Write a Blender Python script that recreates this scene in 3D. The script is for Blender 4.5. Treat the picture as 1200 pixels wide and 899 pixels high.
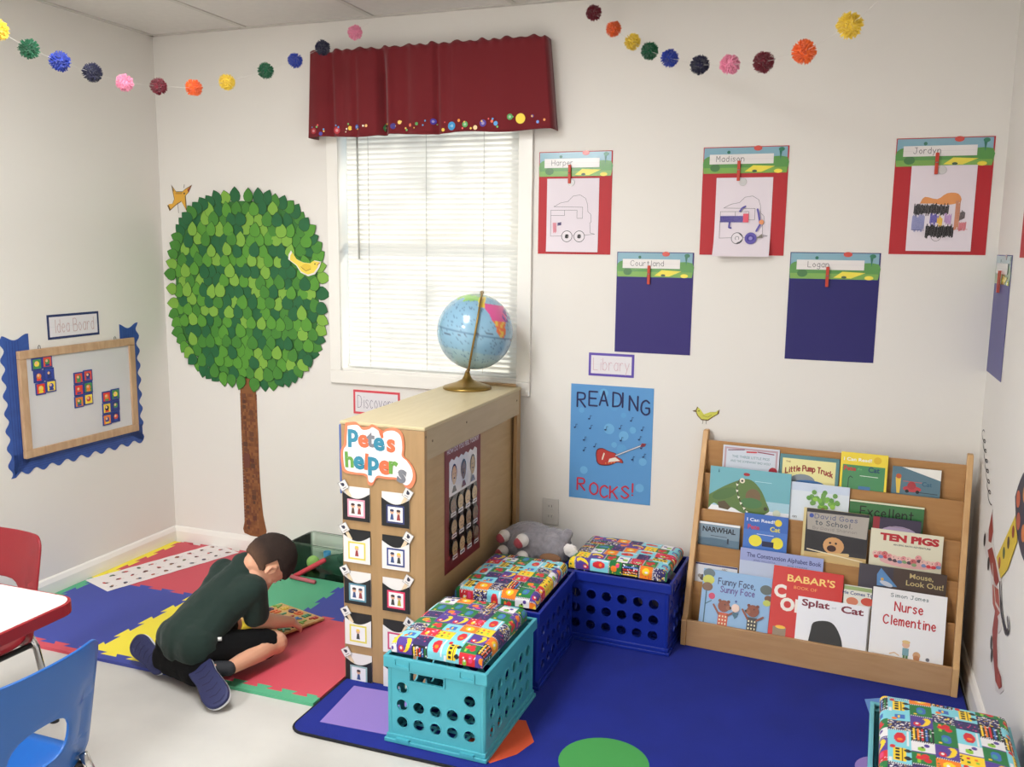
import bpy, bmesh, math, random
import numpy as np
from mathutils import Vector, Matrix, noise
from mathutils.geometry import tessellate_polygon

for _o in list(bpy.data.objects): bpy.data.objects.remove(_o)
SC = bpy.context.scene
COL = SC.collection
PI = math.pi
def R(d): return math.radians(d)

# ------------------------------------------------------------------ camera
cam_d = bpy.data.cameras.new('camera'); cam = bpy.data.objects.new('camera', cam_d); COL.objects.link(cam)
CAM = (3.07198544, -3.50593650, 1.48964023); YAW, PITCH, ROLL, FPX = -0.348718021, -0.151581732, 0.0111907485, 1046.61488
_f = Vector((math.sin(YAW)*math.cos(PITCH), math.cos(YAW)*math.cos(PITCH), math.sin(PITCH)))
_r = Vector((math.cos(YAW), -math.sin(YAW), 0)); _u = _r.cross(_f)
_r2 = math.cos(ROLL)*_r + math.sin(ROLL)*_u; _u2 = -math.sin(ROLL)*_r + math.cos(ROLL)*_u
cam.matrix_world = Matrix(((_r2.x, _u2.x, -_f.x, CAM[0]), (_r2.y, _u2.y, -_f.y, CAM[1]), (_r2.z, _u2.z, -_f.z, CAM[2]), (0, 0, 0, 1)))
cam_d.sensor_width = 36.0; cam_d.lens = FPX/1200*36.0; cam_d.clip_start = 0.05
SC.camera = cam

# ------------------------------------------------------------------ world, view, lamps
SC.view_settings.view_transform = 'Standard'; SC.view_settings.look = 'None'
SC.view_settings.exposure = 0.0; SC.view_settings.gamma = 1.0; SC.view_settings.use_curve_mapping = False
w = bpy.data.worlds.new('sky'); SC.world = w; w.use_nodes = True
bgn = w.node_tree.nodes['Background']; bgn.inputs[0].default_value = (0.42, 0.70, 1.0, 1); bgn.inputs[1].default_value = 1.35
sun_d = bpy.data.lights.new('sun', 'SUN'); sun_d.energy = 7.5; sun_d.angle = R(1.5); sun_d.color = (1, .95, .86)
sun = bpy.data.objects.new('sun', sun_d); COL.objects.link(sun)
sun.rotation_euler = Vector((-0.25, -0.80, -0.62)).to_track_quat('-Z', 'Y').to_euler()
LAMPS = [(2, 1, 36), (1, 3, 108)]   # ceiling bay across, bay towards the front wall, watts
LAMP_SPREAD = 180
LAMP_COL = (0.985, 1.0, 1.005)

# ------------------------------------------------------------------ helpers
def lin(c):
    return tuple(((x/255)/12.92 if x/255 <= .04045 else (((x/255)+.055)/1.055)**2.4) for x in c[:3])
_mats = {}
def mat(name, c=(200, 200, 200), rough=.6, metal=0, bump=0, bscale=200, var=0, vscale=6, spec=.5, sheen=0, trans=0, alpha=1, coat=0):
    if name in _mats: return _mats[name]
    m = bpy.data.materials.new(name); m.use_nodes = True; nt = m.node_tree; b = nt.nodes['Principled BSDF']
    b.inputs['Base Color'].default_value = (*lin(c), 1); b.inputs['Roughness'].default_value = rough; b.inputs['Metallic'].default_value = metal
    b.inputs['Specular IOR Level'].default_value = spec; b.inputs['Sheen Weight'].default_value = sheen
    b.inputs['Transmission Weight'].default_value = trans; b.inputs['Alpha'].default_value = alpha; b.inputs['Coat Weight'].default_value = coat
    if bump or var:
        tc = nt.nodes.new('ShaderNodeTexCoord')
    if bump:
        n = nt.nodes.new('ShaderNodeTexNoise'); n.inputs['Scale'].default_value = bscale; n.inputs['Detail'].default_value = 3
        nt.links.new(tc.outputs['Object'], n.inputs['Vector'])
        bp = nt.nodes.new('ShaderNodeBump'); bp.inputs['Strength'].default_value = bump; bp.inputs['Distance'].default_value = .002
        nt.links.new(n.outputs['Fac'], bp.inputs['Height']); nt.links.new(bp.outputs['Normal'], b.inputs['Normal'])
    if var:
        n = nt.nodes.new('ShaderNodeTexNoise'); n.inputs['Scale'].default_value = vscale; n.inputs['Detail'].default_value = 4
        nt.links.new(tc.outputs['Object'], n.inputs['Vector'])
        hsv = nt.nodes.new('ShaderNodeHueSaturation'); hsv.inputs['Color'].default_value = (*lin(c), 1)
        mr = nt.nodes.new('ShaderNodeMapRange'); mr.inputs['From Min'].default_value = .3; mr.inputs['From Max'].default_value = .7
        mr.inputs['To Min'].default_value = 1-var; mr.inputs['To Max'].default_value = 1+var
        nt.links.new(n.outputs['Fac'], mr.inputs['Value']); nt.links.new(mr.outputs['Result'], hsv.inputs['Value'])
        nt.links.new(hsv.outputs['Color'], b.inputs['Base Color'])
    _mats[name] = m; return m
def wood(name, c, c2, scale=(1, 1, 14), rough=.5):
    if name in _mats: return _mats[name]
    m = mat(name, c, rough); nt = m.node_tree; b = nt.nodes['Principled BSDF']
    tc = nt.nodes.new('ShaderNodeTexCoord'); mp = nt.nodes.new('ShaderNodeMapping'); mp.inputs['Scale'].default_value = scale
    n = nt.nodes.new('ShaderNodeTexNoise'); n.inputs['Scale'].default_value = 5; n.inputs['Detail'].default_value = 6; n.inputs['Distortion'].default_value = .6
    cr = nt.nodes.new('ShaderNodeValToRGB'); cr.color_ramp.elements[0].position = .35; cr.color_ramp.elements[1].position = .68
    cr.color_ramp.elements[0].color = (*lin(c2), 1); cr.color_ramp.elements[1].color = (*lin(c), 1)
    nt.links.new(tc.outputs['Object'], mp.inputs['Vector']); nt.links.new(mp.outputs['Vector'], n.inputs['Vector'])
    nt.links.new(n.outputs['Fac'], cr.inputs['Fac']); nt.links.new(cr.outputs['Color'], b.inputs['Base Color'])
    return m
def clearmat(name, tint=(1, 1, 1), refl=.25, rough=.04):
    """thin clear sheet: straight-through transmission with a mirror reflection that grows at grazing angles"""
    if name in _mats: return _mats[name]
    m = bpy.data.materials.new(name); m.use_nodes = True; nt = m.node_tree; nt.nodes.remove(nt.nodes['Principled BSDF'])
    t = nt.nodes.new('ShaderNodeBsdfTransparent'); t.inputs[0].default_value = (*tint, 1); g = nt.nodes.new('ShaderNodeBsdfGlossy'); g.inputs['Roughness'].default_value = rough
    lw = nt.nodes.new('ShaderNodeLayerWeight'); lw.inputs['Blend'].default_value = refl; mx = nt.nodes.new('ShaderNodeMixShader')
    nt.links.new(lw.outputs['Fresnel'], mx.inputs[0]); nt.links.new(t.outputs[0], mx.inputs[1]); nt.links.new(g.outputs[0], mx.inputs[2]); nt.links.new(mx.outputs[0], nt.nodes['Material Output'].inputs[0])
    _mats[name] = m; return m
def inkmat(name, rough=.55, coat=0, bump=0, sheen=0):
    if name in _mats: return _mats[name]
    m = mat(name, (255, 255, 255), rough, bump=bump, bscale=900, coat=coat, sheen=sheen); nt = m.node_tree
    a = nt.nodes.new('ShaderNodeAttribute'); a.attribute_name = 'Col'
    nt.links.new(a.outputs['Color'], nt.nodes['Principled BSDF'].inputs['Base Color']); return m
INK = inkmat('printed_ink', .55); GLOSS_INK = inkmat('laminated_ink', .18, .6); FABRIC_INK = inkmat('printed_fabric', .85, 0, .25, .1)

def tag(o, label=None, cat=None, group=None, kind=None):
    if label: o['label'] = label
    if cat: o['category'] = cat
    if group: o['group'] = group
    if kind: o['kind'] = kind
    return o
def thing(name, label, cat, loc=(0, 0, 0), rot=(0, 0, 0), group=None):
    o = bpy.data.objects.new(name, None); COL.objects.link(o); o.location = loc; o.rotation_euler = rot; o.empty_display_size = .05
    return tag(o, label, cat, group)
def link(name, me, parent=None, loc=None, rot=None, label=None):
    o = bpy.data.objects.new(name, me); COL.objects.link(o)
    if parent: o.parent = parent
    if loc: o.location = loc
    if rot: o.rotation_euler = rot
    if label: o['label'] = label
    return o

class MB:
    def __init__(s): s.v = []; s.f = []
    def add(s, vs, fs):
        k = len(s.v); s.v += [tuple(a) for a in vs]; s.f += [tuple(i+k for i in f) for f in fs]; return s
    def box(s, x0, y0, z0, x1, y1, z1, M=None):
        vs = [Vector((x, y, z)) for z in (z0, z1) for y in (y0, y1) for x in (x0, x1)]
        if M: vs = [M @ v for v in vs]
        return s.add(vs, [(0, 2, 3, 1), (4, 5, 7, 6), (0, 1, 5, 4), (2, 6, 7, 3), (0, 4, 6, 2), (1, 3, 7, 5)])
    def prism(s, pts, a0, a1, axis='z', M=None):
        """extrude the 2-D outline pts from a0 to a1 along an axis"""
        n = len(pts); m = {'z': lambda p, a: (p[0], p[1], a), 'y': lambda p, a: (p[0], a, p[1]), 'x': lambda p, a: (a, p[0], p[1])}[axis]
        vs = [Vector(m(p, a)) for a in (a0, a1) for p in pts]
        if M: vs = [M @ v for v in vs]
        fs = []
        for t in tessellate_polygon([[Vector((p[0], p[1], 0)) for p in pts]]):
            fs.append(tuple(t)); fs.append(tuple(i+n for i in reversed(t)))
        for i in range(n): j = (i+1) % n; fs.append((i, j, j+n, i+n))
        return s.add(vs, fs)
    def tube(s, pts, r, n=8, closed=False):
        pts = [Vector(p) for p in pts]; N = len(pts); rr = r if isinstance(r, (list, tuple)) else [r]*N
        vs = []; up = None
        for i, p in enumerate(pts):
            if closed: t = pts[(i+1) % N]-pts[i-1]
            else: t = pts[min(i+1, N-1)]-pts[max(i-1, 0)]
            t.normalize()
            if up is None: up = Vector((0, 0, 1)) if abs(t.z) < .9 else Vector((1, 0, 0))
            a = t.cross(up).normalized(); b = a.cross(t).normalized(); up = b
            for k in range(n): an = 2*PI*k/n; vs.append(p+a*math.cos(an)*rr[i]+b*math.sin(an)*rr[i])
        fs = []
        for i in range(N if closed else N-1):
            i2 = (i+1) % N
            for k in range(n): k2 = (k+1) % n; fs.append((i*n+k, i*n+k2, i2*n+k2, i2*n+k))
        if not closed: fs.append(tuple(range(n-1, -1, -1))); fs.append(tuple(range((N-1)*n, N*n)))
        return s.add(vs, fs)
    def lathe(s, prof, n=24, c=(0, 0, 0), M=None):
        vs = []; fs = []
        for (r, z) in prof:
            for k in range(n): a = 2*PI*k/n; vs.append(Vector((c[0]+r*math.cos(a), c[1]+r*math.sin(a), c[2]+z)))
        if M: vs = [M @ v for v in vs]
        for i in range(len(prof)-1):
            for k in range(n): k2 = (k+1) % n; fs.append((i*n+k, i*n+k2, (i+1)*n+k2, (i+1)*n+k))
        fs.append(tuple(range(n-1, -1, -1))); fs.append(tuple(range((len(prof)-1)*n, len(prof)*n)))
        return s.add(vs, fs)
    def ball(s, c, r, n=16, m=10, M=None):
        r = r if isinstance(r, (list, tuple)) else (r, r, r)
        vs = []; fs = []
        for i in range(m+1):
            th = PI*i/m
            for k in range(n):
                a = 2*PI*k/n; vs.append(Vector((r[0]*math.sin(th)*math.cos(a), r[1]*math.sin(th)*math.sin(a), r[2]*math.cos(th))))
        if M: vs = [M @ v for v in vs]
        vs = [v+Vector(c) for v in vs]
        for i in range(m):
            for k in range(n): k2 = (k+1) % n; fs.append((i*n+k, (i+1)*n+k, (i+1)*n+k2, i*n+k2))
        return s.add(vs, fs)
    def mesh(s, name, material, smooth=False):
        me = bpy.data.meshes.new(name); me.from_pydata(s.v, [], s.f)
        bm = bmesh.new(); bm.from_mesh(me); bmesh.ops.recalc_face_normals(bm, faces=bm.faces); bm.to_mesh(me); bm.free()
        me.materials.append(material)
        if smooth: me.polygons.foreach_set('use_smooth', [True]*len(me.polygons))
        me.update(); return me
    def build(s, name, material, parent=None, smooth=False, bevel=0, loc=None, rot=None, label=None, seg=2):
        o = link(name, s.mesh(name, material, smooth), parent, loc, rot, label)
        if bevel:
            b = o.modifiers.new('bevel', 'BEVEL'); b.width = bevel; b.segments = seg; b.limit_method = 'ANGLE'; b.angle_limit = R(35)
        return o
def Bx(*a, M=None): return MB().box(*a, M=M)

# ---- flat print: lettering and pictures as thin coloured layers, one mesh per print
_glyph = {}
def font_tris(s, bold=0, space=1.0):
    k = (s, bold, space)
    if k not in _glyph:
        cu = bpy.data.curves.new('t', 'FONT'); cu.body = s; cu.size = 1; cu.offset = bold; cu.space_character = space; cu.resolution_u = 3; cu.fill_mode = 'FRONT'; cu.dimensions = '2D'
        o = bpy.data.objects.new('t', cu); me = o.to_mesh()
        me.calc_loop_triangles()
        vs = [(v.co.x, v.co.y) for v in me.vertices]; ts = [tuple(t.vertices) for t in me.loop_triangles]
        o.to_mesh_clear(); bpy.data.objects.remove(o); bpy.data.curves.remove(cu)
        xs = [a[0] for a in vs] or [0]; x0 = min(xs); _glyph[k] = ([(a-x0, b) for a, b in vs], ts, max(xs)-x0)
    return _glyph[k]
# handwriting: strokes on a 4 x 6 grid (baseline 0, x-height 4, capitals 6); '~' = smooth stroke
HW = {
'A': [[(0,0),(2,6),(4,0)],[(.8,2),(3.2,2)]], 'B': [[(0,0),(0,6)],'~',[(0,6),(3,5.8),(3,3.5),(0,3.2)],'~',[(0,3.2),(3.8,2.8),(3.5,.2),(0,0)]],
'C': ['~',[(4,5),(2.4,6),(.4,4.6),(.2,1.6),(2,0),(4,1)]], 'D': [[(0,0),(0,6)],'~',[(0,6),(3,5.4),(4,3),(3,.6),(0,0)]],
'E': [[(3.6,6),(0,6),(0,0),(3.6,0)],[(0,3.1),(3,3.1)]], 'F': [[(3.6,6),(0,6),(0,0)],[(0,3.2),(2.8,3.2)]],
'G': ['~',[(3.8,5),(2.2,6),(.4,4.6),(.2,1.6),(2,0),(3.8,.8),(3.8,2.8)],[(3.9,2.8),(2.2,2.8)]], 'H': [[(0,0),(0,6)],[(4,0),(4,6)],[(0,3),(4,3)]],
'I': [[(2,0),(2,6)]], 'J': ['~',[(3,6),(3,1.4),(1.6,0),(.2,1.2)],[(1.4,6),(4,6)]], 'K': [[(0,0),(0,6)],[(3.8,6),(0,2.6)],[(1.2,3.6),(4,0)]],
'L': [[(0,6),(0,0),(3.4,0)]], 'M': [[(0,0),(.3,6),(2,2.4),(3.8,6),(4,0)]], 'N': [[(0,0),(0,6),(4,0),(4,6)]],
'O': ['~',[(2,6),(.3,4.6),(.2,1.6),(2,0),(3.8,1.4),(3.8,4.6),(2,6)]], 'P': [[(0,0),(0,6)],'~',[(0,6),(3.4,5.6),(3.4,3.3),(0,2.8)]],
'R': [[(0,0),(0,6)],'~',[(0,6),(3.4,5.7),(3.4,3.5),(0,3)],[(1.2,3),(4,0)]], 'S': ['~',[(3.6,5),(2.2,6),(.4,4.8),(1.8,3.2),(3.7,1.6),(2,0),(.2,1)]],
'T': [[(0,6),(4,6)],[(2,6),(2,0)]], 'U': ['~',[(0,6),(.1,1.6),(2,0),(3.9,1.6),(4,6)]], 'W': [[(0,6),(1,0),(2,4),(3,0),(4,6)]], 'Y': [[(0,6),(2,3),(4,6)],[(2,3),(2,0)]],
'a': ['~',[(3,3.4),(1.6,4),(.2,2),(1.5,0),(3,1)],[(3.1,4),(3.1,0)]], 'b': [[(0,6),(0,0)],'~',[(0,3),(1.8,4),(3.2,2),(1.8,0),(0,.8)]],
'c': ['~',[(3,3.3),(1.6,4),(.2,2),(1.6,0),(3,.8)]], 'd': ['~',[(3,3.2),(1.5,4),(.2,2),(1.5,0),(3,.9)],[(3,6),(3,0)]],
'e': ['~',[(.2,2.1),(3,2.3),(1.7,4),(.2,2.2),(1.5,0),(3,.7)]], 'f': ['~',[(3,5.6),(1.8,6),(1.2,4.6),(1.2,0)],[(.2,3.8),(2.6,3.8)]],
'g': ['~',[(3,3.3),(1.6,4),(.2,2),(1.5,.3),(3,1)],'~',[(3.1,4),(3.1,-1),(1.6,-2),(.3,-1.3)]], 'h': [[(0,6),(0,0)],'~',[(0,2.6),(1.8,4),(3,2.8),(3,0)]],
'i': [[(1,3.8),(1,0)],[(1,5.2),(1,5.4)]], 'j': [[(1.6,3.8),(1.5,-1.6),(.3,-1.5)],[(1.6,5.2),(1.6,5.4)]], 'k': [[(0,6),(0,0)],[(2.8,3.9),(0,1.6)],[(.9,2.4),(3,0)]], 'l': [[(1,6),(1,0)]],
'm': [[(0,4),(0,0)],'~',[(0,2.8),(1,4),(1.8,3),(1.8,0)],'~',[(1.8,2.8),(2.9,4),(3.7,3),(3.7,0)]], 'n': [[(0,4),(0,0)],'~',[(0,2.7),(1.7,4),(3,2.8),(3,0)]],
'o': ['~',[(1.6,4),(.2,2.2),(1.6,0),(3.1,1.9),(1.6,4)]], 'p': [[(0,4),(0,-2)],'~',[(0,3),(1.8,4),(3.2,2),(1.8,0),(0,.8)]],
'r': [[(0,4),(0,0)],'~',[(0,2.6),(1.2,4),(2.4,3.6)]], 's': ['~',[(2.6,3.4),(1.3,4),(.3,3),(2.4,1.3),(1.4,0),(.1,.7)]], 't': [[(1.3,5.6),(1.3,.4),(2.4,0)],[(.2,3.8),(2.6,3.8)]],
'u': ['~',[(0,4),(.2,.9),(1.6,0),(3,1.2)],[(3,4),(3,0)]], 'v': [[(0,4),(1.5,0),(3,4)]], 'w': [[(0,4),(.9,0),(1.8,3),(2.7,0),(3.6,4)]], 'y': [[(0,4),(1.6,.6)],[(3.2,4),(1.6,.4),(.6,-2)]],
'x': [[(0,4),(3,0)],[(3,4),(0,0)]], 'z': [[(0,4),(3,4),(0,0),(3,0)]], '!': [[(1,6),(1,1.8)],[(1,.2),(1,.3)]], '.': [[(.6,0),(.6,.2)]], ',': [[(.8,.3),(.3,-1)]], "'": [[(1,6),(.8,4.8)]], '?': ['~',[(.3,5),(1.8,6),(3,4.6),(1.6,3),(1.6,1.8)],[(1.6,.2),(1.6,.3)]]}
def smoothline(p, k=5):
    if len(p) < 3: return list(p)
    q = [p[0]]+list(p)+[p[-1]]; out = []
    for i in range(1, len(q)-2):
        for j in range(k):
            t = j/k; a, b, c, d = q[i-1], q[i], q[i+1], q[i+2]
            out.append(tuple(.5*((2*b[m])+(-a[m]+c[m])*t+(2*a[m]-5*b[m]+4*c[m]-d[m])*t*t+(-a[m]+3*b[m]-3*c[m]+d[m])*t**3) for m in (0, 1)))
    return out+[p[-1]]
class Print:
    def __init__(s): s.v = []; s.f = []; s.c = []; s.k = 0; s.hold = False
    def _layer(s):
        if not s.hold: s.k += 1
        return s.k
    def _add(s, pts, tris, c):
        k = len(s.v); s.q = (getattr(s, 'q', 0)+1) % 9; L = s.k+.09*s.q; cc = lin(c)
        s.v += [(x, y, L) for x, y in pts]; s.f += [tuple(i+k for i in t) for t in tris]; s.c += [cc]*len(tris)
    def poly(s, pts, c):
        s._layer(); ts = tessellate_polygon([[Vector((x, y, 0)) for x, y in pts]]); s._add(pts, ts, c); return s
    def rect(s, x0, y0, x1, y1, c): s._layer(); s._add([(x0, y0), (x1, y0), (x1, y1), (x0, y1)], [(0, 1, 2), (0, 2, 3)], c); return s
    def frame(s, x0, y0, x1, y1, t, c):
        s._layer(); s.hold = True
        for a in ((x0, y0, x1, y0+t), (x0, y1-t, x1, y1), (x0, y0+t, x0+t, y1-t), (x1-t, y0+t, x1, y1-t)): s.rect(*a, c)
        s.hold = False; return s
    def disc(s, x, y, r, c, ry=None, n=18, rot=0):
        ry = ry or r; s._layer(); ca, sa = math.cos(rot), math.sin(rot)
        pts = [(x+r*math.cos(2*PI*i/n)*ca-ry*math.sin(2*PI*i/n)*sa, y+r*math.cos(2*PI*i/n)*sa+ry*math.sin(2*PI*i/n)*ca) for i in range(n)]
        s._add(pts, [(0, i, i+1) for i in range(1, n-1)], c); return s
    def line(s, pts, w, c, layer=True):
        if layer: s._layer()
        h = w/2
        for (a, b) in zip(pts[:-1], pts[1:]):
            dx, dy = b[0]-a[0], b[1]-a[1]; L = math.hypot(dx, dy) or 1e-9; nx, ny = -dy/L*h, dx/L*h
            s._add([(a[0]+nx, a[1]+ny), (a[0]-nx, a[1]-ny), (b[0]-nx, b[1]-ny), (b[0]+nx, b[1]+ny)], [(0, 1, 2), (0, 2, 3)], c)
        for p in pts: s._add([(p[0]+h*math.cos(i*PI/3), p[1]+h*math.sin(i*PI/3)) for i in range(6)], [(0, 1, 2), (0, 2, 3), (0, 3, 4), (0, 4, 5)], c)
        return s
    def text(s, t, x, y, h, c, bold=0, align='c', fit=None, rot=0, space=1.0):
        """h = cap height; fit = width to squeeze or stretch to"""
        vs, ts, W = font_tris(t, bold, space); k = h/.73; kx = fit/W if fit else k
        ox = {'c': -W*kx/2, 'l': 0, 'r': -W*kx}[align]; ca, sa = math.cos(rot), math.sin(rot); s._layer()
        s._add([(x+(a*kx+ox)*ca-b*k*sa, y+(a*kx+ox)*sa+b*k*ca) for a, b in vs], ts, c); return s
    def hand(s, t, x, y, h, w, c, align='c', fit=None, slant=0, jit=0, arc=0):
        """hand-lettered strokes; h = capital height, w = stroke width"""
        k = h/6; adv = []; X = 0
        for ch in t:
            adv.append(X)
            if ch in HW:
                mx = max(p[0] for q in HW[ch] if q != '~' for p in q); X += mx+1.5
            else: X += 2.6
        W = (X-1.5); kx = fit/W if fit else k; ox = {'c': -W*kx/2, 'l': 0}[align]; rnd = random.Random(len(t)*7+3); s._layer()
        for ch, a in zip(t, adv):
            dy = (rnd.random()-.5)*jit*h; sm = False
            for q in HW.get(ch, []):
                if q == '~': sm = True; continue
                pts = smoothline(q) if sm else q; sm = False
                out = []
                for px, py in pts:
                    xx = (a+px)*kx+ox+slant*py*k; out.append((x+xx, y+py*k+dy+arc*xx*xx))
                s.line(out, w, c, layer=False)
        return s
    def build(s, name, parent, plane='xz', off=0, step=.00012, material=None, fn=None, label=None):
        if fn: vs = [fn(x, y, off+k*step) for x, y, k in s.v]
        elif plane == 'xz': vs = [(x, -(off+k*step), y) for x, y, k in s.v]
        else: vs = [(x, y, off+k*step) for x, y, k in s.v]
        me = bpy.data.meshes.new(name); me.from_pydata(vs, [], s.f); me.materials.append(material or INK)
        at = me.color_attributes.new('Col', 'FLOAT_COLOR', 'CORNER')
        arr = np.repeat(np.array([(*c, 1) for c in s.c], dtype=np.float32), 3, axis=0); at.data.foreach_set('color', arr.ravel())
        want = Vector((0, -1, 0)) if plane == 'xz' else Vector((0, 0, 1))
        if not fn:
            bm = bmesh.new(); bm.from_mesh(me); bm.normal_update()
            for f in bm.faces:
                if f.normal.dot(want) < 0: f.normal_flip()
            bm.to_mesh(me); bm.free()
        me.update(); return link(name, me, parent, label=label)
def color_mesh(name, verts, faces, cols, material, parent=None, smooth=True):
    """mesh with one printed colour per point"""
    me = bpy.data.meshes.new(name); me.from_pydata(verts, [], faces); me.materials.append(material)
    at = me.color_attributes.new('Col', 'FLOAT_COLOR', 'POINT')
    arr = np.ones((len(verts), 4), dtype=np.float32); arr[:, :3] = cols; at.data.foreach_set('color', arr.ravel())
    if smooth: me.polygons.foreach_set('use_smooth', [True]*len(me.polygons))
    me.update(); return link(name, me, parent)
# ================================================================== room shell
H, RW, YF = 2.44, 3.578, -6.2          # ceiling height, room width, front wall
M_WALL = mat('wall_paint', (230, 226, 220), .75, bump=.12, bscale=350)
M_TRIM = mat('white_trim_paint', (240, 237, 230), .35)
M_CEIL = mat('ceiling_board', (222, 217, 212), .95, bump=.5, bscale=500, var=.02, vscale=40)
WX0, WX1, WZ0, WZ1 = .975, 1.825, .938, 2.06   # window opening
def struct(o, label=None): o['kind'] = 'structure'; return o
struct(MB().box(0, 0, 0, WX0, .12, H).box(WX1, 0, 0, RW, .12, H).box(WX0, 0, 0, WX1, .12, WZ0).box(WX0, 0, WZ1, WX1, .12, H).build('wall_back', M_WALL))
struct(Bx(-.1, YF, 0, 0, .12, H).build('wall_left', M_WALL))
struct(Bx(RW, YF, 0, RW+.1, .12, H).build('wall_right', M_WALL))
struct(Bx(-.1, YF-.1, 0, RW+.1, YF, H).build('wall_front', M_WALL))
# vinyl floor: pale grey with fine flecks
m = mat('vinyl_floor', (200, 196, 189), .38, bump=.05, bscale=60); nt = m.node_tree; b = nt.nodes['Principled BSDF']
tc = nt.nodes.new('ShaderNodeTexCoord'); n1 = nt.nodes.new('ShaderNodeTexNoise'); n1.inputs['Scale'].default_value = 5; n1.inputs['Detail'].default_value = 5
n2 = nt.nodes.new('ShaderNodeTexVoronoi'); n2.inputs['Scale'].default_value = 55
cr = nt.nodes.new('ShaderNodeValToRGB'); cr.color_ramp.elements[0].color = (*lin((196, 193, 188)), 1); cr.color_ramp.elements[1].color = (*lin((206, 203, 197)), 1)
cr.color_ramp.elements[0].position = .3; cr.color_ramp.elements[1].position = .7
cr2 = nt.nodes.new('ShaderNodeValToRGB'); cr2.color_ramp.elements[0].color = (.72, .72, .72, 1); cr2.color_ramp.elements[1].color = (1, 1, 1, 1); cr2.color_ramp.elements[0].position = .03; cr2.color_ramp.elements[1].position = .10
mx = nt.nodes.new('ShaderNodeMix'); mx.data_type = 'RGBA'; mx.blend_type = 'MULTIPLY'; mx.inputs['Factor'].default_value = .35
for a, bb in ((tc.outputs['Object'], n1.inputs['Vector']), (tc.outputs['Object'], n2.inputs['Vector']), (n1.outputs['Fac'], cr.inputs['Fac']), (n2.outputs['Distance'], cr2.inputs['Fac']),
              (cr.outputs['Color'], mx.inputs['A']), (cr2.outputs['Color'], mx.inputs['B']), (mx.outputs['Result'], b.inputs['Base Color'])): nt.links.new(a, bb)
struct(Bx(-.1, YF-.1, -.1, RW+.1, .12, 0).build('floor', m))
# suspended ceiling: slab above, tiles on a T-bar grid
ceil = struct(Bx(-.1, YF-.1, H+.02, RW+.1, .12, H+.1).build('ceiling', M_CEIL))
M_TBAR = mat('ceiling_grid_metal', (205, 200, 194), .5)
xs = [0, .525, 1.16, 1.795, 2.43, 3.065, RW]; ys = [0, -1.25, -2.5, -3.75, -5.0, YF]
LT = [l[:2] for l in LAMPS]                # bays that hold light fittings
for i in range(6):
    for j in range(5):
        if (i, j) in LT: continue
        t = Bx(xs[i]+.008, ys[j+1]+.008, H+.002, xs[i+1]-.008, ys[j]-.008, H+.018).build('ceiling_tile', M_CEIL, ceil, bevel=.003)
for x in xs[1:-1]: Bx(x-.011, YF, H-.003, x+.011, 0, H+.003).build('grid_bar', M_TBAR, ceil)
for y in ys[1:-1]: Bx(0, y-.011, H-.0025, RW, y+.011, H+.003).build('grid_bar', M_TBAR, ceil)
Bx(0, -.022, H-.0035, RW, 0, H+.002).build('wall_angle', M_TBAR, ceil); Bx(0, YF, H-.0035, .022, 0, H+.002).build('wall_angle', M_TBAR, ceil); Bx(RW-.022, YF, H-.0035, RW, 0, H+.002).build('wall_angle', M_TBAR, ceil)
m = mat('lamp_diffuser', (255, 250, 240), .6); b = m.node_tree.nodes['Principled BSDF']; b.inputs['Emission Color'].default_value = (*LAMP_COL, 1); b.inputs['Emission Strength'].default_value = 2.5
for i, j, wt in LAMPS:
    wh = 'in row %s from the back wall, %s' % (['first', 'second', 'third', 'fourth', 'fifth'][j], ['by the left wall', 'left of the middle', 'in the middle left', 'in the middle right', 'right of the middle', 'by the right wall'][i])
    x0, x1, y0, y1 = xs[i]+.01, xs[i+1]-.01, ys[j+1]+.01, ys[j]-.01
    t = thing('ceiling_light', 'recessed fluorescent ceiling panel light ' + wh, 'light', ((x0+x1)/2, (y0+y1)/2, H), group='ceiling panel lights')
    hx, hy = (x1-x0)/2, (y1-y0)/2
    MB().box(-hx, -hy, -.004, hx, -hy+.03, .015).box(-hx, hy-.03, -.004, hx, hy, .015).box(-hx, -hy+.03, -.004, -hx+.03, hy-.03, .015).box(hx-.03, -hy+.03, -.004, hx, hy-.03, .015).build('frame', M_TBAR, t)
    Bx(-hx+.03, -hy+.03, .004, hx-.03, hy-.03, .010).build('diffuser', m, t)
    ld = bpy.data.lights.new('lamp', 'AREA'); ld.shape = 'RECTANGLE'; ld.size = hx*2-.08; ld.size_y = hy*2-.08; ld.energy = wt; ld.color = LAMP_COL; ld.spread = R(LAMP_SPREAD)
    lo = bpy.data.objects.new('lamp', ld); COL.objects.link(lo); lo.parent = t; lo.location = (0, 0, -.008)
# baseboards, 84 mm with eased top
bp = [(0, 0), (.014, 0), (.014, .060), (.008, .078), (.004, .084), (0, .084)]
struct(MB().prism([(-a, z) for a, z in bp], .0, RW, 'x').build('baseboard_back', M_TRIM))
struct(MB().prism([(a, z) for a, z in bp], YF, -.014, 'y').build('baseboard_left', M_TRIM))
struct(MB().prism([(RW-a, z) for a, z in bp], YF, -.014, 'y').build('baseboard_right', M_TRIM))

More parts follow.
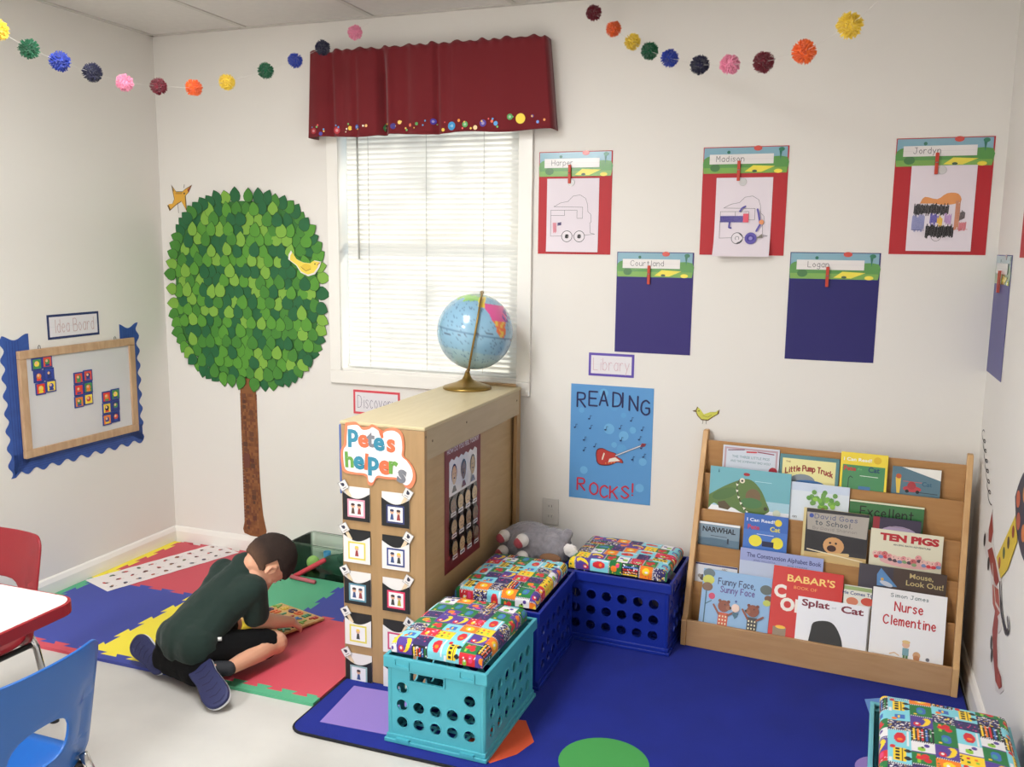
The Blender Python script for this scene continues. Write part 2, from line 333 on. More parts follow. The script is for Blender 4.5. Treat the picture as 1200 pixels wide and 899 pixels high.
# ------------------------------------------------------------------ window
win = struct(MB().box(.925, -.016, .872, 1.88, 0, .93).box(.925, -.016, .93, .98, 0, 2.10).box(1.82, -.016, .93, 1.88, 0, 2.10).box(.925, -.016, 2.05, 1.88, 0, 2.10).build('window_1', M_TRIM, bevel=.003))
MB().box(WX0+.003, .001, WZ0-.004, WX1-.003, .084, WZ0+.003).box(WX0+.003, .001, WZ1-.003, WX1-.003, .084, WZ1+.004).box(WX0-.004, .001, WZ0+.0, WX0+.003, .084, WZ1).box(WX1-.003, .001, WZ0, WX1+.004, .084, WZ1).build('window_jamb', M_TRIM, win)
M_VINYL = mat('window_vinyl', (236, 238, 238), .3)
MB().box(WX0, .085, WZ0, WX1, .115, WZ0+.035).box(WX0, .085, WZ1-.035, WX1, .115, WZ1).box(WX0, .085, WZ0+.035, WX0+.012, .115, WZ1-.035).box(WX1-.035, .085, WZ0+.035, WX1, .115, WZ1-.035).box(WX0+.012, .088, 1.50, WX1-.035, .112, 1.535).build('sash_frame', M_VINYL, win)
m = clearmat('window_glass', (.97, .99, 1), .2, .01); Bx(WX0+.01, .098, WZ0+.03, WX1-.03, .102, WZ1-.03).build('glass_pane', m, win)
# mini blind
M_SLAT = bpy.data.materials.new('blind_slat'); M_SLAT.use_nodes = True; nt = M_SLAT.node_tree; b = nt.nodes['Principled BSDF']
b.inputs['Base Color'].default_value = (*lin((243, 240, 232)), 1); b.inputs['Roughness'].default_value = .4
tr = nt.nodes.new('ShaderNodeBsdfTranslucent'); tr.inputs[0].default_value = (.95, .91, .84, 1); mxs = nt.nodes.new('ShaderNodeMixShader'); mxs.inputs[0].default_value = .26
nt.links.new(b.outputs[0], mxs.inputs[1]); nt.links.new(tr.outputs[0], mxs.inputs[2]); nt.links.new(mxs.outputs[0], nt.nodes['Material Output'].inputs[0])
blind = thing('window_blind', 'closed white mini blind hanging in the window', 'blind', (1.405, .045, 0))
BW = .410
me = MB(); prof = [(-.0125*math.cos(t)+.0, .0125*math.sin(t)) for t in ()]
sv = []; sf = []
for k in range(7):                      # curved slat, tipped nearly closed
    s_ = (k/6-.5); cz = s_*.0265; cy = .0035*(1-(2*s_)**2) + s_*.009
    sv += [(-BW, -cy, cz), (BW, -cy, cz)]
for k in range(6): sf.append((2*k, 2*k+1, 2*k+3, 2*k+2))
slat = bpy.data.meshes.new('slat'); slat.from_pydata(sv, [], sf); slat.materials.append(M_SLAT); slat.polygons.foreach_set('use_smooth', [True]*6)
z = .968; ns = 0
while z < 2.02: link('slat', slat, blind, (0, 0, z)); z += .0216; ns += 1
Bx(-BW, -.012, .946, BW, .010, .958).build('bottom_rail', M_VINYL, blind, bevel=.002)
Bx(-BW, -.018, 2.025, BW, .018, 2.055).build('head_rail', M_VINYL, blind)
for x in (-.30, -.02, .245): MB().tube([(x, -.012, .95), (x, -.012, 2.03)], .0012, 5).build('ladder_cord', mat('cord', (205, 203, 196), .8), blind)
MB().tube([(-.345, -.026, 2.02), (-.343, -.026, 1.43)], .0042, 8).build('tilt_wand', mat('clear_wand', (188, 188, 180), .25), blind, smooth=True)
# tree foliage outside that dapples the sun on the blind
rnd = random.Random(5); fm = MB()
for i in range(3200):
    c = Vector((rnd.uniform(-.6, 4.2), rnd.uniform(1.9, 3.4), rnd.uniform(.6, 5.4))); a = Vector((rnd.uniform(-1, 1), rnd.uniform(-1, 1), rnd.uniform(-1, 1))).normalized(); bb = a.orthogonal().normalized()
    q = rnd.uniform(.05, .10); fm.add([c-a*q, c-bb*q*.55, c+a*q, c+bb*q*.55], [(0, 1, 2, 3)])
fo = fm.build('tree_foliage', mat('outdoor_leaf', (90, 120, 60), .6)); tag(fo, 'green tree foliage outdoors beyond the window blind', 'foliage', kind='stuff')

# valance: gathered red cloth with printed dots on its hem
val = thing('window_valance', 'dark red gathered valance with coloured dots above the window', 'valance', (0, 0, 0))
VX0, VX1 = .898, 1.962
def val_y(x, z):
    t = (x-VX0)/(VX1-VX0); e = min(t, 1-t)
    y = -.082 - .0045*math.sin(t*31+1.2*math.sin(t*9)) * (1 if t < .62 else .3) - .0012*math.sin(t*70+z*3)*(1 if t < .6 else .3)
    for c, dpt, wd in ((.315, .034, .016), (.35, -.012, .014), (.55, .016, .012), (.09, .012, .012), (.20, .010, .012), (.42, .008, .02)): y += dpt*math.exp(-((t-c-(2.29-z)*.02)/wd)**2)*(.4+.6*min(1, (2.30-z)/.12))
    y += .004*max(0, (z-2.26)/.04)**2*math.sin(t*150)
    return y-.014*(2.29-z)
vv = []; vf = []; NX, NZ = 220, 22
def val_p(i, j):
    t = i/NX; z = 1.945+(2.300-1.945)*j/NZ
    x = VX0+(VX1-VX0)*t
    x += (t-.5)*.035*(1-j/NZ); x -= (.018 if t > .5 else 0)*(j/NZ)*((t-.5)*2 if t > .5 else 0)
    zz = z+(.004*math.sin(t*120)+.003*math.sin(t*61) if j == NZ else 0)+(.004*math.sin(t*21) if j == 0 else 0)
    return x, val_y(x, z), zz
for j in range(NZ+1):
    row = [val_p(i, j) for i in range(NX+1)]
    row = [(row[0][0], -.002, row[0][2]), (row[0][0]-.004, -.05, row[0][2])]+row+[(row[-1][0]+.004, -.05, row[-1][2]), (row[-1][0]+.002, -.002, row[-1][2])]
    vv += row
W_ = NX+5
for j in range(NZ):
    for i in range(W_-1): vf.append((j*W_+i, j*W_+i+1, (j+1)*W_+i+1, (j+1)*W_+i))
mb = MB(); mb.v = vv; mb.f = vf
o = mb.build('cloth', mat('valance_red_cloth', (110, 13, 24), .9, bump=.3, bscale=700, sheen=.2), val, smooth=True); sol = o.modifiers.new('solid', 'SOLIDIFY'); sol.thickness = .002
P = Print(); rnd = random.Random(9)
dots = [(.03, 1.972, .013, (170, 40, 50)), (.06, 1.96, .008, (70, 60, 160)), (.083, 1.985, .005, (240, 160, 60)), (.13, 1.972, .015, (190, 50, 60)), (.19, 1.978, .009, (245, 200, 70)), (.22, 1.982, .010, (60, 90, 170)), (.26, 1.986, .006, (245, 190, 120)),
        (.33, 1.978, .016, (50, 120, 70)), (.375, 1.98, .012, (60, 40, 130)), (.40, 1.995, .008, (250, 210, 110)), (.445, 1.982, .007, (235, 120, 90)), (.475, 1.985, .007, (80, 150, 80)), (.54, 1.992, .012, (70, 50, 160)), (.58, 1.958, .007, (245, 205, 80)),
        (.615, 1.972, .017, (60, 150, 205)), (.645, 1.992, .006, (245, 150, 70)), (.67, 1.976, .012, (90, 170, 90)), (.71, 1.962, .009, (250, 215, 160)), (.74, 1.978, .014, (80, 50, 150)), (.775, 1.984, .006, (240, 110, 80)), (.79, 1.975, .009, (90, 160, 220)),
        (.845, 1.998, .012, (80, 160, 80)), (.885, 1.990, .020, (250, 215, 60)), (.93, 1.998, .006, (100, 60, 150)), (.95, 1.975, .006, (120, 150, 220)), (.975, 1.982, .005, (245, 150, 80))]
for i in range(34): dots.append((rnd.uniform(.02, .98), rnd.uniform(1.953, 1.998), rnd.uniform(.0025, .0045), rnd.choice([(245, 200, 90), (90, 160, 220), (230, 90, 90), (120, 190, 110), (250, 240, 220)])))
big = []
for t, zz, r_, c in dots:
    x = VX0+(VX1-VX0)*t+(t-.5)*.033
    if r_ >= .0065: big.append((x, zz, r_, c)); continue
    P.disc(x, zz, r_, c)
def unx(x):                              # back from the flared hem to the cloth's own x
    t = (x-VX0+.0165)/(VX1-VX0+.033); return VX0+(VX1-VX0)*t
vfn = lambda x, y, k: (x, val_y(unx(x), y)-.0028-k*.5, y)
tag(P.build('small_dots', val, fn=vfn, step=.00005), kind='stuff')
for x, zz, r_, c in big:
    P = Print(); P.disc(x, zz, r_, c)
    if r_ > .009: P.disc(x, zz, r_*.45, tuple(min(255, int(k*.5+(240 if c[0] < 200 else 120)*.5)) for k in c))
    P.build('cloth_dot', val, fn=vfn, step=.0003)

# ------------------------------------------------------------------ crates and cushions
def holed_panel(mb, w, h, z0, t, cols, rows, pitch, r, M, cx=0, cz=None, skip=(), slot=None):
    """upright panel in local x (width) / z (height), thickness t, with round holes"""
    NS = 16; xs_ = [cx+(i-(cols-1)/2)*pitch for i in range(cols)]; zs_ = [cz+(j)*pitch for j in range(rows)]
    gx = [-w/2]+[xs_[0]-pitch/2+i*pitch for i in range(cols+1)]+[w/2]; gz = [z0]+[zs_[0]-pitch/2+j*pitch for j in range(rows+1)]+([slot[3]] if slot else [])+[z0+h]
    def quad(x0, z0_, x1, z1):
        for y in (0, t): mb.add([M @ Vector(p) for p in ((x0, y, z0_), (x1, y, z0_), (x1, y, z1), (x0, y, z1))], [(0, 1, 2, 3)])
    for i in range(len(gx)-1):
        for j in range(len(gz)-1):
            if slot and gx[i] >= slot[0]-1e-4 and gx[i+1] <= slot[1]+1e-4 and gz[j] >= slot[2]-1e-4 and gz[j+1] <= slot[3]+1e-4: continue
            ci, cj = i-1, j-1
            if 0 <= ci < cols and 0 <= cj < rows and (ci, cj) not in skip:
                c = (xs_[ci], zs_[cj]); ring = []
                for k in range(NS):
                    a = 2*PI*k/NS+PI/NS; ring.append((math.cos(a), math.sin(a)))
                for y in (0, t):
                    inn = [(c[0]+r*a, c[1]+r*b_) for a, b_ in ring]; out = []
                    for a, b_ in ring: q = pitch/2/max(abs(a), abs(b_)); out.append((c[0]+a*q, c[1]+b_*q))
                    vs = [M @ Vector((p[0], y, p[1])) for p in inn+out]
                    mb.add(vs, [(k, (k+1) % NS, NS+(k+1) % NS, NS+k) for k in range(NS)])
                    # square corners between ring ends
                    for k in range(NS):
                        k2 = (k+1) % NS; A, B_ = out[k], out[k2]
                        if abs(A[0]-B_[0]) > 1e-6 and abs(A[1]-B_[1]) > 1e-6:
                            q = (max(A[0], B_[0]) if A[0]+B_[0] > 2*c[0] else min(A[0], B_[0]), max(A[1], B_[1]) if A[1]+B_[1] > 2*c[1] else min(A[1], B_[1]))
                            mb.add([M @ Vector((p[0], y, p[1])) for p in (A, q, B_)], [(0, 1, 2)])
                vs = [M @ Vector((c[0]+rr*a, y, c[1]+rr*b_)) for y, rr in ((-.0015, r+.0028), (-.0015, r), (t, r)) for a, b_ in ring] + [M @ Vector((c[0]+(r+.0035)*a, 0, c[1]+(r+.0035)*b_)) for a, b_ in ring]
                mb.add(vs, [(u*NS+k, u*NS+(k+1) % NS, (u+1)*NS+(k+1) % NS, (u+1)*NS+k) for u in (0, 1) for k in range(NS)]+[(3*NS+k, 3*NS+(k+1) % NS, (k+1) % NS, k) for k in range(NS)])
            else: quad(gx[i], gz[j], gx[i+1], gz[j+1])
def make_crate(label, c, loc, rot, group='plastic crate seats'):
    """.335 wide (x) x .43 long (y) x .275 high milk crate, ends face -y / +y"""
    mname = 'crate_plastic_%d_%d_%d' % c; m = mat(mname, c, .42, bump=.06, bscale=120)
    t = thing('plastic_crate', label, 'crate', loc, (0, 0, rot), group)
    Wd, Ln, hh = .316, .410, .268
    for s_ in (0, 1):
        Mx = Matrix.Rotation(PI*s_, 4, 'Z') @ Matrix.Translation((0, -Ln/2, 0)); mb = MB()
        p = .055
        holed_panel(mb, Wd-.012, .255, .008, .004, 5, 3, p, .0180, Mx, cz=.068, skip=((1, 2), (2, 2), (3, 2)), slot=(-1.5*p, .5*p, .068+2.5*p, .068+2.5*p+.032))
        # hand slot: recessed dark opening framed by a lip
        zq = .068+2.5*p; mb.box(-1.5*p-.004, -.004, zq-.004, .5*p+.004, 0, zq, M=Mx).box(.5*p, -.004, zq, .5*p+.004, 0, zq+.032, M=Mx).box(-1.5*p-.004, -.004, zq, -1.5*p, 0, zq+.032, M=Mx).box(-1.5*p, -.0055, zq+.027, .5*p, .0, zq+.036, M=Mx); mb.build('end_panel', m, t)
        My = Matrix.Rotation(PI/2+PI*s_, 4, 'Z') @ Matrix.Translation((0, -Wd/2, 0)); mb = MB()
        holed_panel(mb, Ln-.012, .255, .008, .004, 6, 3, .060, .0185, My, cz=.068); mb.build('side_panel', m, t)
    # corner posts
    mb = MB()
    for sx in (-1, 1):
        for sy in (-1, 1): MB().lathe([(.010, .006), (.010, .262)], 10, (sx*(Wd/2-.0075), sy*(Ln/2-.0075), 0)).build('corner_post', m, t)
    def ring(a, b_, z0, z1, th):
        r = MB(); r.box(-a, -b_, z0, a, -b_+th, z1).box(-a, b_-th, z0, a, b_, z1).box(-a, -b_+th, z0, -a+th, b_-th, z1).box(a-th, -b_+th, z0, a, b_-th, z1); return r
    r = ring(.1675, .215, .240, .275, .0035); r2 = ring(.1675, .215, .2395, .2435, .010); r.v, r.f = r.v, r.f; k = len(r.v); r.v += r2.v; r.f += [tuple(i+k for i in f) for f in r2.f]
    r3 = ring(.1655, .213, .268, .2755, .009); k = len(r.v); r.v += r3.v; r.f += [tuple(i+k for i in f) for f in r3.f]; r.build('rim', m, t, bevel=.0015)
    r = ring(.1675, .215, 0, .012, .012); r2 = ring(.1620, .2095, .012, .026, .008); k = len(r.v); r.v += r2.v; r.f += [tuple(i+k for i in f) for f in r2.f]; r.build('base_flange', m, t, bevel=.002)
    for s_ in (0, 1):                      # stacking tabs on the rim and base
        Mx = Matrix.Rotation(PI*s_, 4, 'Z')
        for x in (-.105, .105):
            MB().box(x-.025, -.2185, .242, x+.025, -.2145, .252, M=Mx).box(x-.025, -.2185, .252, x-.021, -.2145, .268, M=Mx).box(x+.021, -.2185, .252, x+.025, -.2145, .268, M=Mx).build('rim_tab', m, t)
            Bx(x-.022, -.2185, .010, x+.022, -.208, .019, M=Mx).build('base_tab', m, t)
    mb = MB()
    for i in range(9): mb.box(-.150+i*.0365, -.2, .012, -.142+i*.0365, .2, .018)
    for i in range(11): mb.box(-.155, -.195+i*.038, .012, .155, -.188+i*.038, .018)
    mb.build('bottom_grid', m, t); return t

def quilt(seed, W=200, Hh=156):
    """the cushion cloth: a patchwork of printed panels, drawn cell by cell"""
    rnd = random.Random(seed); A = np.zeros((Hh, W, 3)); yy, xx = np.mgrid[0:Hh, 0:W].astype(float)
    C = lambda *c: np.array(lin(c))
    pal = dict(o=C(245, 130, 30), r=C(215, 35, 50), g=C(30, 120, 60), p=C(85, 60, 150), n=C(50, 40, 95), y=C(250, 210, 40), a=C(130, 210, 225), w=C(235, 232, 235), k=C(25, 25, 35), l=C(140, 200, 60), m=C(225, 60, 120), t=C(60, 160, 150), b=C(60, 110, 190))
    A[:] = pal['k']
    def ell(cx, cy, a, b_, c, rot=0):
        dx, dy = xx-cx, yy-cy; u = dx*math.cos(rot)+dy*math.sin(rot); v = -dx*math.sin(rot)+dy*math.cos(rot); A[(u/a)**2+(v/b_)**2 < 1] = c
    def rc(x0, y0, x1, y1, c): A[max(0, int(y0)):max(0, int(y1)), max(0, int(x0)):max(0, int(x1))] = c
    def speck(x0, y0, x1, y1, cs, n):
        for _ in range(n): a, b_ = rnd.uniform(x0, x1), rnd.uniform(y0, y1); rc(a, b_, a+rnd.choice((1, 2)), b_+rnd.choice((1, 2)), pal[rnd.choice(cs)])
    kinds = []
    y = 0; pool = ['bus', 'cherry', 'lemon', 'banana', 'guitar', 'yellow', 'pencil', 'greenblue', 'navy', 'red', 'lime', 'black', 'cat', 'balloon']
    last = None; q = 0; order = pool[:]; rnd.shuffle(order)
    while y < Hh:
        h_ = 22; x = -rnd.randint(0, 16)
        while x < W:
            k = order[q % len(order)]; q += 1
            if q % len(order) == 0: rnd.shuffle(order)
            w_ = {'bus': 34, 'guitar': 32, 'pencil': 30, 'greenblue': 28, 'banana': 26}.get(k, 21)
            x1, y1 = x+w_, y+h_; cx, cy = (x+x1)/2, (y+y1)/2
            if k == 'bus':
                rc(x, y, x1, y1, pal['a']); rc(cx-13, cy-6, cx+12, cy+6, pal['y']); ell(cx-7, cy+7, 3.2, 3.2, pal['k']); ell(cx+7, cy+7, 3.2, 3.2, pal['k'])
                for i in range(4): rc(cx-11+i*6, cy-4, cx-7+i*6, cy, pal['k'])
                rc(cx-13, cy+2, cx+12, cy+3, pal['k']); rc(x+1, y+1, x+9, y+4, pal['w']); ell(cx+13, cy-7, 4, 2.5, pal['r'])
            elif k == 'cherry':
                rc(x, y, x1, y1, pal['g']); [ell(cx+a, cy+b_, 4, 3.6, pal['r']) for a, b_ in ((-3, 3), (4, 1), (0, -4))]; ell(cx-6, cy-5, 3, 2, pal['l']); ell(cx+5, cy-5, 2.5, 2, pal['o'])
            elif k == 'lemon':
                rc(x, y, x1, y1, pal['o']); ell(cx, cy, 6.5, 5.5, pal['y']); ell(cx-1, cy-1, 2.6, 2, pal['w']); speck(x, y, x1, y+4, 'rg', 5)
            elif k == 'banana':
                rc(x, y, x1, y1, pal['p']); ell(cx, cy+2, 11, 5.5, pal['y'], .35); ell(cx-2, cy-2, 10, 4, pal['p'], .35); ell(cx-6, cy-5, 5, 3.4, pal['r']); ell(cx-5, cy-5, 2.4, 1.4, pal['w'])
            elif k == 'guitar':
                rc(x, y, x1, y1, pal['a']); ell(cx, cy, 11, 5.5, pal['r']); ell(cx-3, cy, 3, 2.2, pal['o']); rc(x+1, y1-4, x1-1, y1-2, pal['w'])
            elif k == 'yellow':
                rc(x, y, x1, y1, pal['y']); [ell(cx+a, cy+b_, 2.2, 1.8, pal[c]) for a, b_, c in ((-4, -4, 'g'), (3, 3, 'o'), (4, -4, 'r'), (-3, 4, 'l'))]; speck(x, y, x1, y+2, 'k', 9)
            elif k == 'pencil':
                rc(x, y, x1, y1, pal['k'])
                for i, c in enumerate('yorbg'): rc(x+2, y+2+i*4, x1-3, y+4+i*4, pal[c])
                speck(x, y, x1, y1, 'w', 26)
            elif k == 'greenblue': rc(x, y, x1, y1, pal['g']); ell(cx, cy, 9, 5, pal['b']); ell(cx-1, cy-1, 5, 2.4, pal['t']); ell(x+4, y+5, 2, 2, pal['y'])
            elif k == 'navy': rc(x, y, x1, y1, pal['n']); speck(x+2, y+2, x1-2, y1-2, 'pm', 16)
            elif k == 'red':
                rc(x, y, x1, y1, pal['r']); ell(cx+3, cy+4, 5, 3, pal['m']); ell(cx-3, cy-4, 5, 2.6, pal['l'] if rnd.random() < .5 else pal['y']); ell(cx, cy-4, 2, 1.4, pal['w']); speck(x, y, x1, y1, 'w', 8)
            elif k == 'lime': rc(x, y, x1, y1, pal['w']); ell(cx-3, cy-2, 4.6, 3.6, pal['l']); ell(cx+5, cy+3, 3, 2.4, pal['p']); ell(cx+1, cy-1, 1.6, 1.4, pal['k']); rc(x, y, x+2, y1, pal['p'])
            elif k == 'black': rc(x, y, x1, y1, pal['n']); speck(x, y, x1, y1, 'wyw', 60)
            elif k == 'cat': rc(x, y, x1, y1, pal['a']); rc(cx-5, cy-4, cx+5, cy+6, pal['b']); ell(cx-6, cy-5, 3, 3, pal['o']); rc(cx-3, cy-1, cx+3, cy+1, pal['y'])
            elif k == 'balloon': rc(x, y, x1, y1, pal['p'] if rnd.random() < .5 else pal['g']); ell(cx+2, cy-2, 5.5, 5, pal['o']); ell(cx-4, cy+4, 3.4, 3.4, pal['m']); speck(x, y, x1, y1, 'y', 6)
            x = x1
            if rnd.random() < .45: rc(x, y, x+2, y1, pal['w']); [rc(x, y+i, x+2, y+i+1, pal['k']) for i in range(0, h_, 2)]; x += 2
        y += h_
    return A
def make_cushion(label, loc, rot, seed, hx=.150, hy=.190, th=.040):
    t = thing('seat_cushion', label, 'cushion', loc, (0, 0, rot), 'patchwork seat cushions')
    A = quilt(seed); Hh, W = A.shape[:2]; rr = .020
    def prof(s_, a):
        sg = 1 if s_ > 0 else -1; L = abs(s_); f = a-rr
        if L < f: return sg*L, 0
        L -= f
        if L < rr*PI/2: an = L/rr; return sg*(f+rr*math.sin(an)), rr*(1-math.cos(an))
        return sg*a, rr+(L-rr*PI/2)
    def full(a): return a-rr+rr*PI/2+(th-rr)
    vs = []; fx, fy = full(hx), full(hy)
    for j in range(W):
        py, dy = prof((j/(W-1)*2-1)*fy, hy)
        for i in range(Hh):
            px, dx = prof((i/(Hh-1)*2-1)*fx, hx)
            d = min(th, math.hypot(dx, dy)); pf = (1-(px/hx)**2)*(1-(py/hy)**2)
            z = th-d+.010*max(0, pf)**.6+(.0018*noise.noise(Vector((px*22, py*22, seed))) if d < th*.8 else 0)
            pull = 1-.012*(1-math.cos(min(1, d/th)*PI))*.5
            vs.append((px*pull, py*pull, z))
    fs = [(j*Hh+i, j*Hh+i+1, (j+1)*Hh+i+1, (j+1)*Hh+i) for j in range(W-1) for i in range(Hh-1)]
    cols = A.transpose(1, 0, 2).reshape(-1, 3)
    color_mesh('fabric_cover', vs, fs, cols, FABRIC_INK, t)
    Bx(-hx+.006, -hy+.006, .0, hx-.006, hy-.006, .004).build('seat_board', mat('plywood', (190, 150, 100), .7), t); return t
TEAL, BLUE = (72, 166, 182), (14, 40, 144)
RZ = .0085                                # top of the rug
make_crate('teal crate with a patchwork seat in front of the wooden cabinet', TEAL, (2.034, -1.065, RZ), R(-1.0))
make_cushion('patchwork cushion on the teal crate beside the wooden cabinet', (2.026, -1.062, RZ+.2755), R(-1.0), 11)
make_crate('blue crate between the teal crate and the plush toy', BLUE, (2.036, -.604, RZ), R(0))
make_cushion('patchwork cushion on the blue crate next to the plush toy', (2.030, -.602, RZ+.2755), R(0), 23)
make_crate('blue crate standing along the wall left of the book display', BLUE, (2.360, -.226, RZ), R(87.5))
make_cushion('patchwork cushion on the blue crate left of the book display', (2.362, -.222, RZ+.2755), R(87.5), 37)
make_crate('teal crate in the lower right corner beside the right wall', (104, 182, 196), (3.378, -1.262, RZ), R(-2.5))
make_cushion('patchwork cushion on the teal crate beside the right wall', (3.382, -1.262, RZ+.2755), R(-2.5), 52)
# ================================================================== rug and floor mats
rug = thing('area_rug', 'royal blue area rug with coloured shapes and black binding', 'rug', (0, 0, 0))
def rrect(x0, y0, x1, y1, r, n=6):
    out = []
    for cx, cy, a0 in ((x1-r, y1-r, 0), (x0+r, y1-r, 90), (x0+r, y0+r, 180), (x1-r, y0+r, 270)):
        for i in range(n+1): a = R(a0+90*i/n); out.append((cx+r*math.cos(a), cy+r*math.sin(a)))
    return out
RX0, RX1, RY0, RY1 = 1.552, 3.552, -1.325, -.022
outl = rrect(RX0, RY0, RX1, RY1, .05)
m_rug = mat('rug_blue_pile', (15, 34, 134), .95, bump=.9, bscale=420, var=.12, vscale=5)
MB().prism(outl, .0005, .0075).build('rug_pile', m_rug, rug)
MB().tube([(x, y, .0045) for x, y in outl], .0045, 6, closed=True).build('binding', mat('rug_binding', (16, 16, 24), .9), rug, smooth=True)
RI = inkmat('rug_ink', .95, 0, .6)
for lb, fn_ in (('lilac square', lambda P: P.poly([(1.622, -1.252), (1.878, -1.242), (1.872, -.995), (1.604, -1.008)], (146, 122, 196))),
                ('orange shape', lambda P: P.poly([(2.10, -1.20), (2.205, -1.272), (2.262, -1.20), (2.288, -1.118), (2.224, -1.010), (2.12, -1.03)], (226, 88, 48))),
                ('green circle', lambda P: P.disc(2.512, -1.148, .132, (70, 156, 78), n=40)),
                ('light blue shape', lambda P: P.poly([(3.236, -.471), (3.318, -.425), (3.445, -.440), (3.51, -.56), (3.40, -.70), (3.26, -.66)], (110, 156, 220))),
                ('lilac circle', lambda P: P.disc(3.275, -.90, .075, (156, 130, 202), n=30))):
    P = Print(); fn_(P); P.build('rug_shape', rug, 'xy', .0075, .0002, material=RI, label=lb)

def wave(a, b, n=9, amp=.010):
    """interlocking foam edge from a to b (shared by both neighbours)"""
    a, b = Vector(a), Vector(b); d = b-a; L = d.length; d.normalize(); nn = Vector((-d.y, d.x)); p = L/n; e = p*.12; s = 1
    out = [a, a+d*amp*1.3]
    for i in range(n):
        t0 = p*i-e if i else amp*1.3; t1 = p*(i+1)+e if i < n-1 else L-amp*1.3
        out += [a+d*t0+nn*amp*s, a+d*t1+nn*amp*s]; s = -s
    out += [b-d*amp*1.3, b]; return [(v.x, v.y) for v in out]
FOAM = dict(red=(203, 76, 90), blue=(59, 71, 158), green=(84, 170, 128), yellow=(242, 224, 66))
def fmat(c): return mat('foam_'+c, FOAM[c], .6, bump=.25, bscale=260)
MT = .0115
gx, gy = [.055, .578, 1.105, 1.5445], [-.030, -.565, -1.128]
ord_ = {}
for (i, j, c, lb) in [(0, 0, 'red', 'red foam mat tile in the far corner under the paper strip'), (1, 0, 'green', 'green foam mat tile beyond the wooden letter puzzle'), (2, 0, 'blue', 'blue foam mat tile by the left side of the cabinet'),
                      (0, 1, 'blue', 'blue foam mat tile left of the kneeling child'), (1, 1, 'yellow', 'yellow foam mat tile under the kneeling child'), (2, 1, 'red', 'red foam mat tile in front of the cabinet end')]:
    x0, x1, y1, y0 = gx[i], gx[i+1], gy[j], gy[j+1]
    if i == 2 and j == 0: pass
    bot = wave((x0, y0), (x1, y0)); top = wave((x0, y1), (x1, y1)); le = wave((x0, y0), (x0, y1)); ri = wave((x1, y0), (x1, y1)) if i < 2 else [(x1, y0), (x1, y1)]
    ol = bot[:-1]+ri[:-1]+top[::-1][:-1]+le[::-1][:-1]
    c0 = ((x0+x1)/2, (y0+y1)/2); o = MB().prism([(x-c0[0], y-c0[1]) for x, y in ol], 0, MT).build('foam_mat_tile', fmat(c), loc=(*c0, .0002))
    tag(o, lb, 'play mat', 'interlocking foam mat tiles')
# blue half-tile right of the green one, yellow connector
def strip(pts, c, lb): 
    cx = sum(p[0] for p in pts)/len(pts); cy = sum(p[1] for p in pts)/len(pts)
    o = MB().prism([(x-cx, y-cy) for x, y in pts], 0, MT).build('foam_border_strip', fmat(c), loc=(cx, cy, .0002)); tag(o, lb, 'mat border', 'foam mat border strips')
strip(wave((.055, -.565), (.055, -.030))+[(.0155, -.030), (.0155, -.565)], 'yellow', 'yellow foam border strip along the left wall')
strip(wave((.055, -1.128), (.055, -.565))+[(.0155, -.565), (.0155, -1.128)], 'green', 'green foam border strip along the left wall, nearer the red chair')
strip(wave((.055, -1.128), (.578, -1.128))+[(.578, -1.168), (.055, -1.168)], 'red', 'red foam border strip at the front of the blue tile')
strip(wave((.578, -1.128), (1.105, -1.128))+[(1.105, -1.168), (.578, -1.168)], 'blue', "blue foam border strip under the child's shoes")
strip(wave((1.105, -1.128), (1.5445, -1.128))+[(1.5445, -1.168), (1.105, -1.168)], 'green', 'green foam border strip at the front of the red tile by the cabinet')

# ================================================================== wooden cabinet with pockets
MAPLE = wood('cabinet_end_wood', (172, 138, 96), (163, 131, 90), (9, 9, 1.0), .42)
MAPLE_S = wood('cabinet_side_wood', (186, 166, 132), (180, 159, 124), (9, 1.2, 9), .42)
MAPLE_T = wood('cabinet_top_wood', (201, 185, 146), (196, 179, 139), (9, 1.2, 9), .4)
CX0, CX1, CY0, CY1, CZ = 1.545, 1.852, -.966, -.040, .915
cab = thing('shelf_cabinet', 'maple wood cabinet with picture pockets on its end', 'cabinet', (1.70, -.50, RZ-.001))
M_ = Matrix.Translation((-1.70, -.50*-1, -RZ+.001)); bz = RZ
def cb(x0, y0, z0, x1, y1, z1): return Bx(x0, y0, z0, x1, y1, z1, M=M_)
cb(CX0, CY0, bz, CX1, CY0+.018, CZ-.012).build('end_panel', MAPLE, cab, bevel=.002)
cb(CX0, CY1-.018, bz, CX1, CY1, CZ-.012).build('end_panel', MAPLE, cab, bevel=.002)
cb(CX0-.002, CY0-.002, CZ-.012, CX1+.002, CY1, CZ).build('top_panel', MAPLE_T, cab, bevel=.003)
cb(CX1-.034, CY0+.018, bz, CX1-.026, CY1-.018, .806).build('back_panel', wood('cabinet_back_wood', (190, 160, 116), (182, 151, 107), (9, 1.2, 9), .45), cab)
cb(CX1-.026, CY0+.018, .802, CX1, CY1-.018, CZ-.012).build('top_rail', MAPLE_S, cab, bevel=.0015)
cb(CX1-.014, CY1-.045, bz, CX1, CY1-.018, .802).build('stile', MAPLE, cab)
for z in (.04, .45, .68): cb(CX0+.01, CY0+.018, z, CX1-.034, CY1-.018, z+.018).build('shelf', MAPLE, cab)
for y, z in ((CY0+.06, .86), (-.62, .87), (CY1-.05, .865), (CY0+.009, .882)):
    MB().lathe([(.0042, 0), (.0042, .0012)], 10, M=M_ @ Matrix.Translation((CX1, y, z)) @ Matrix.Rotation(PI/2, 4, 'Y')).build('screw', mat('screw_brown', (120, 100, 76), .4, .3), cab)
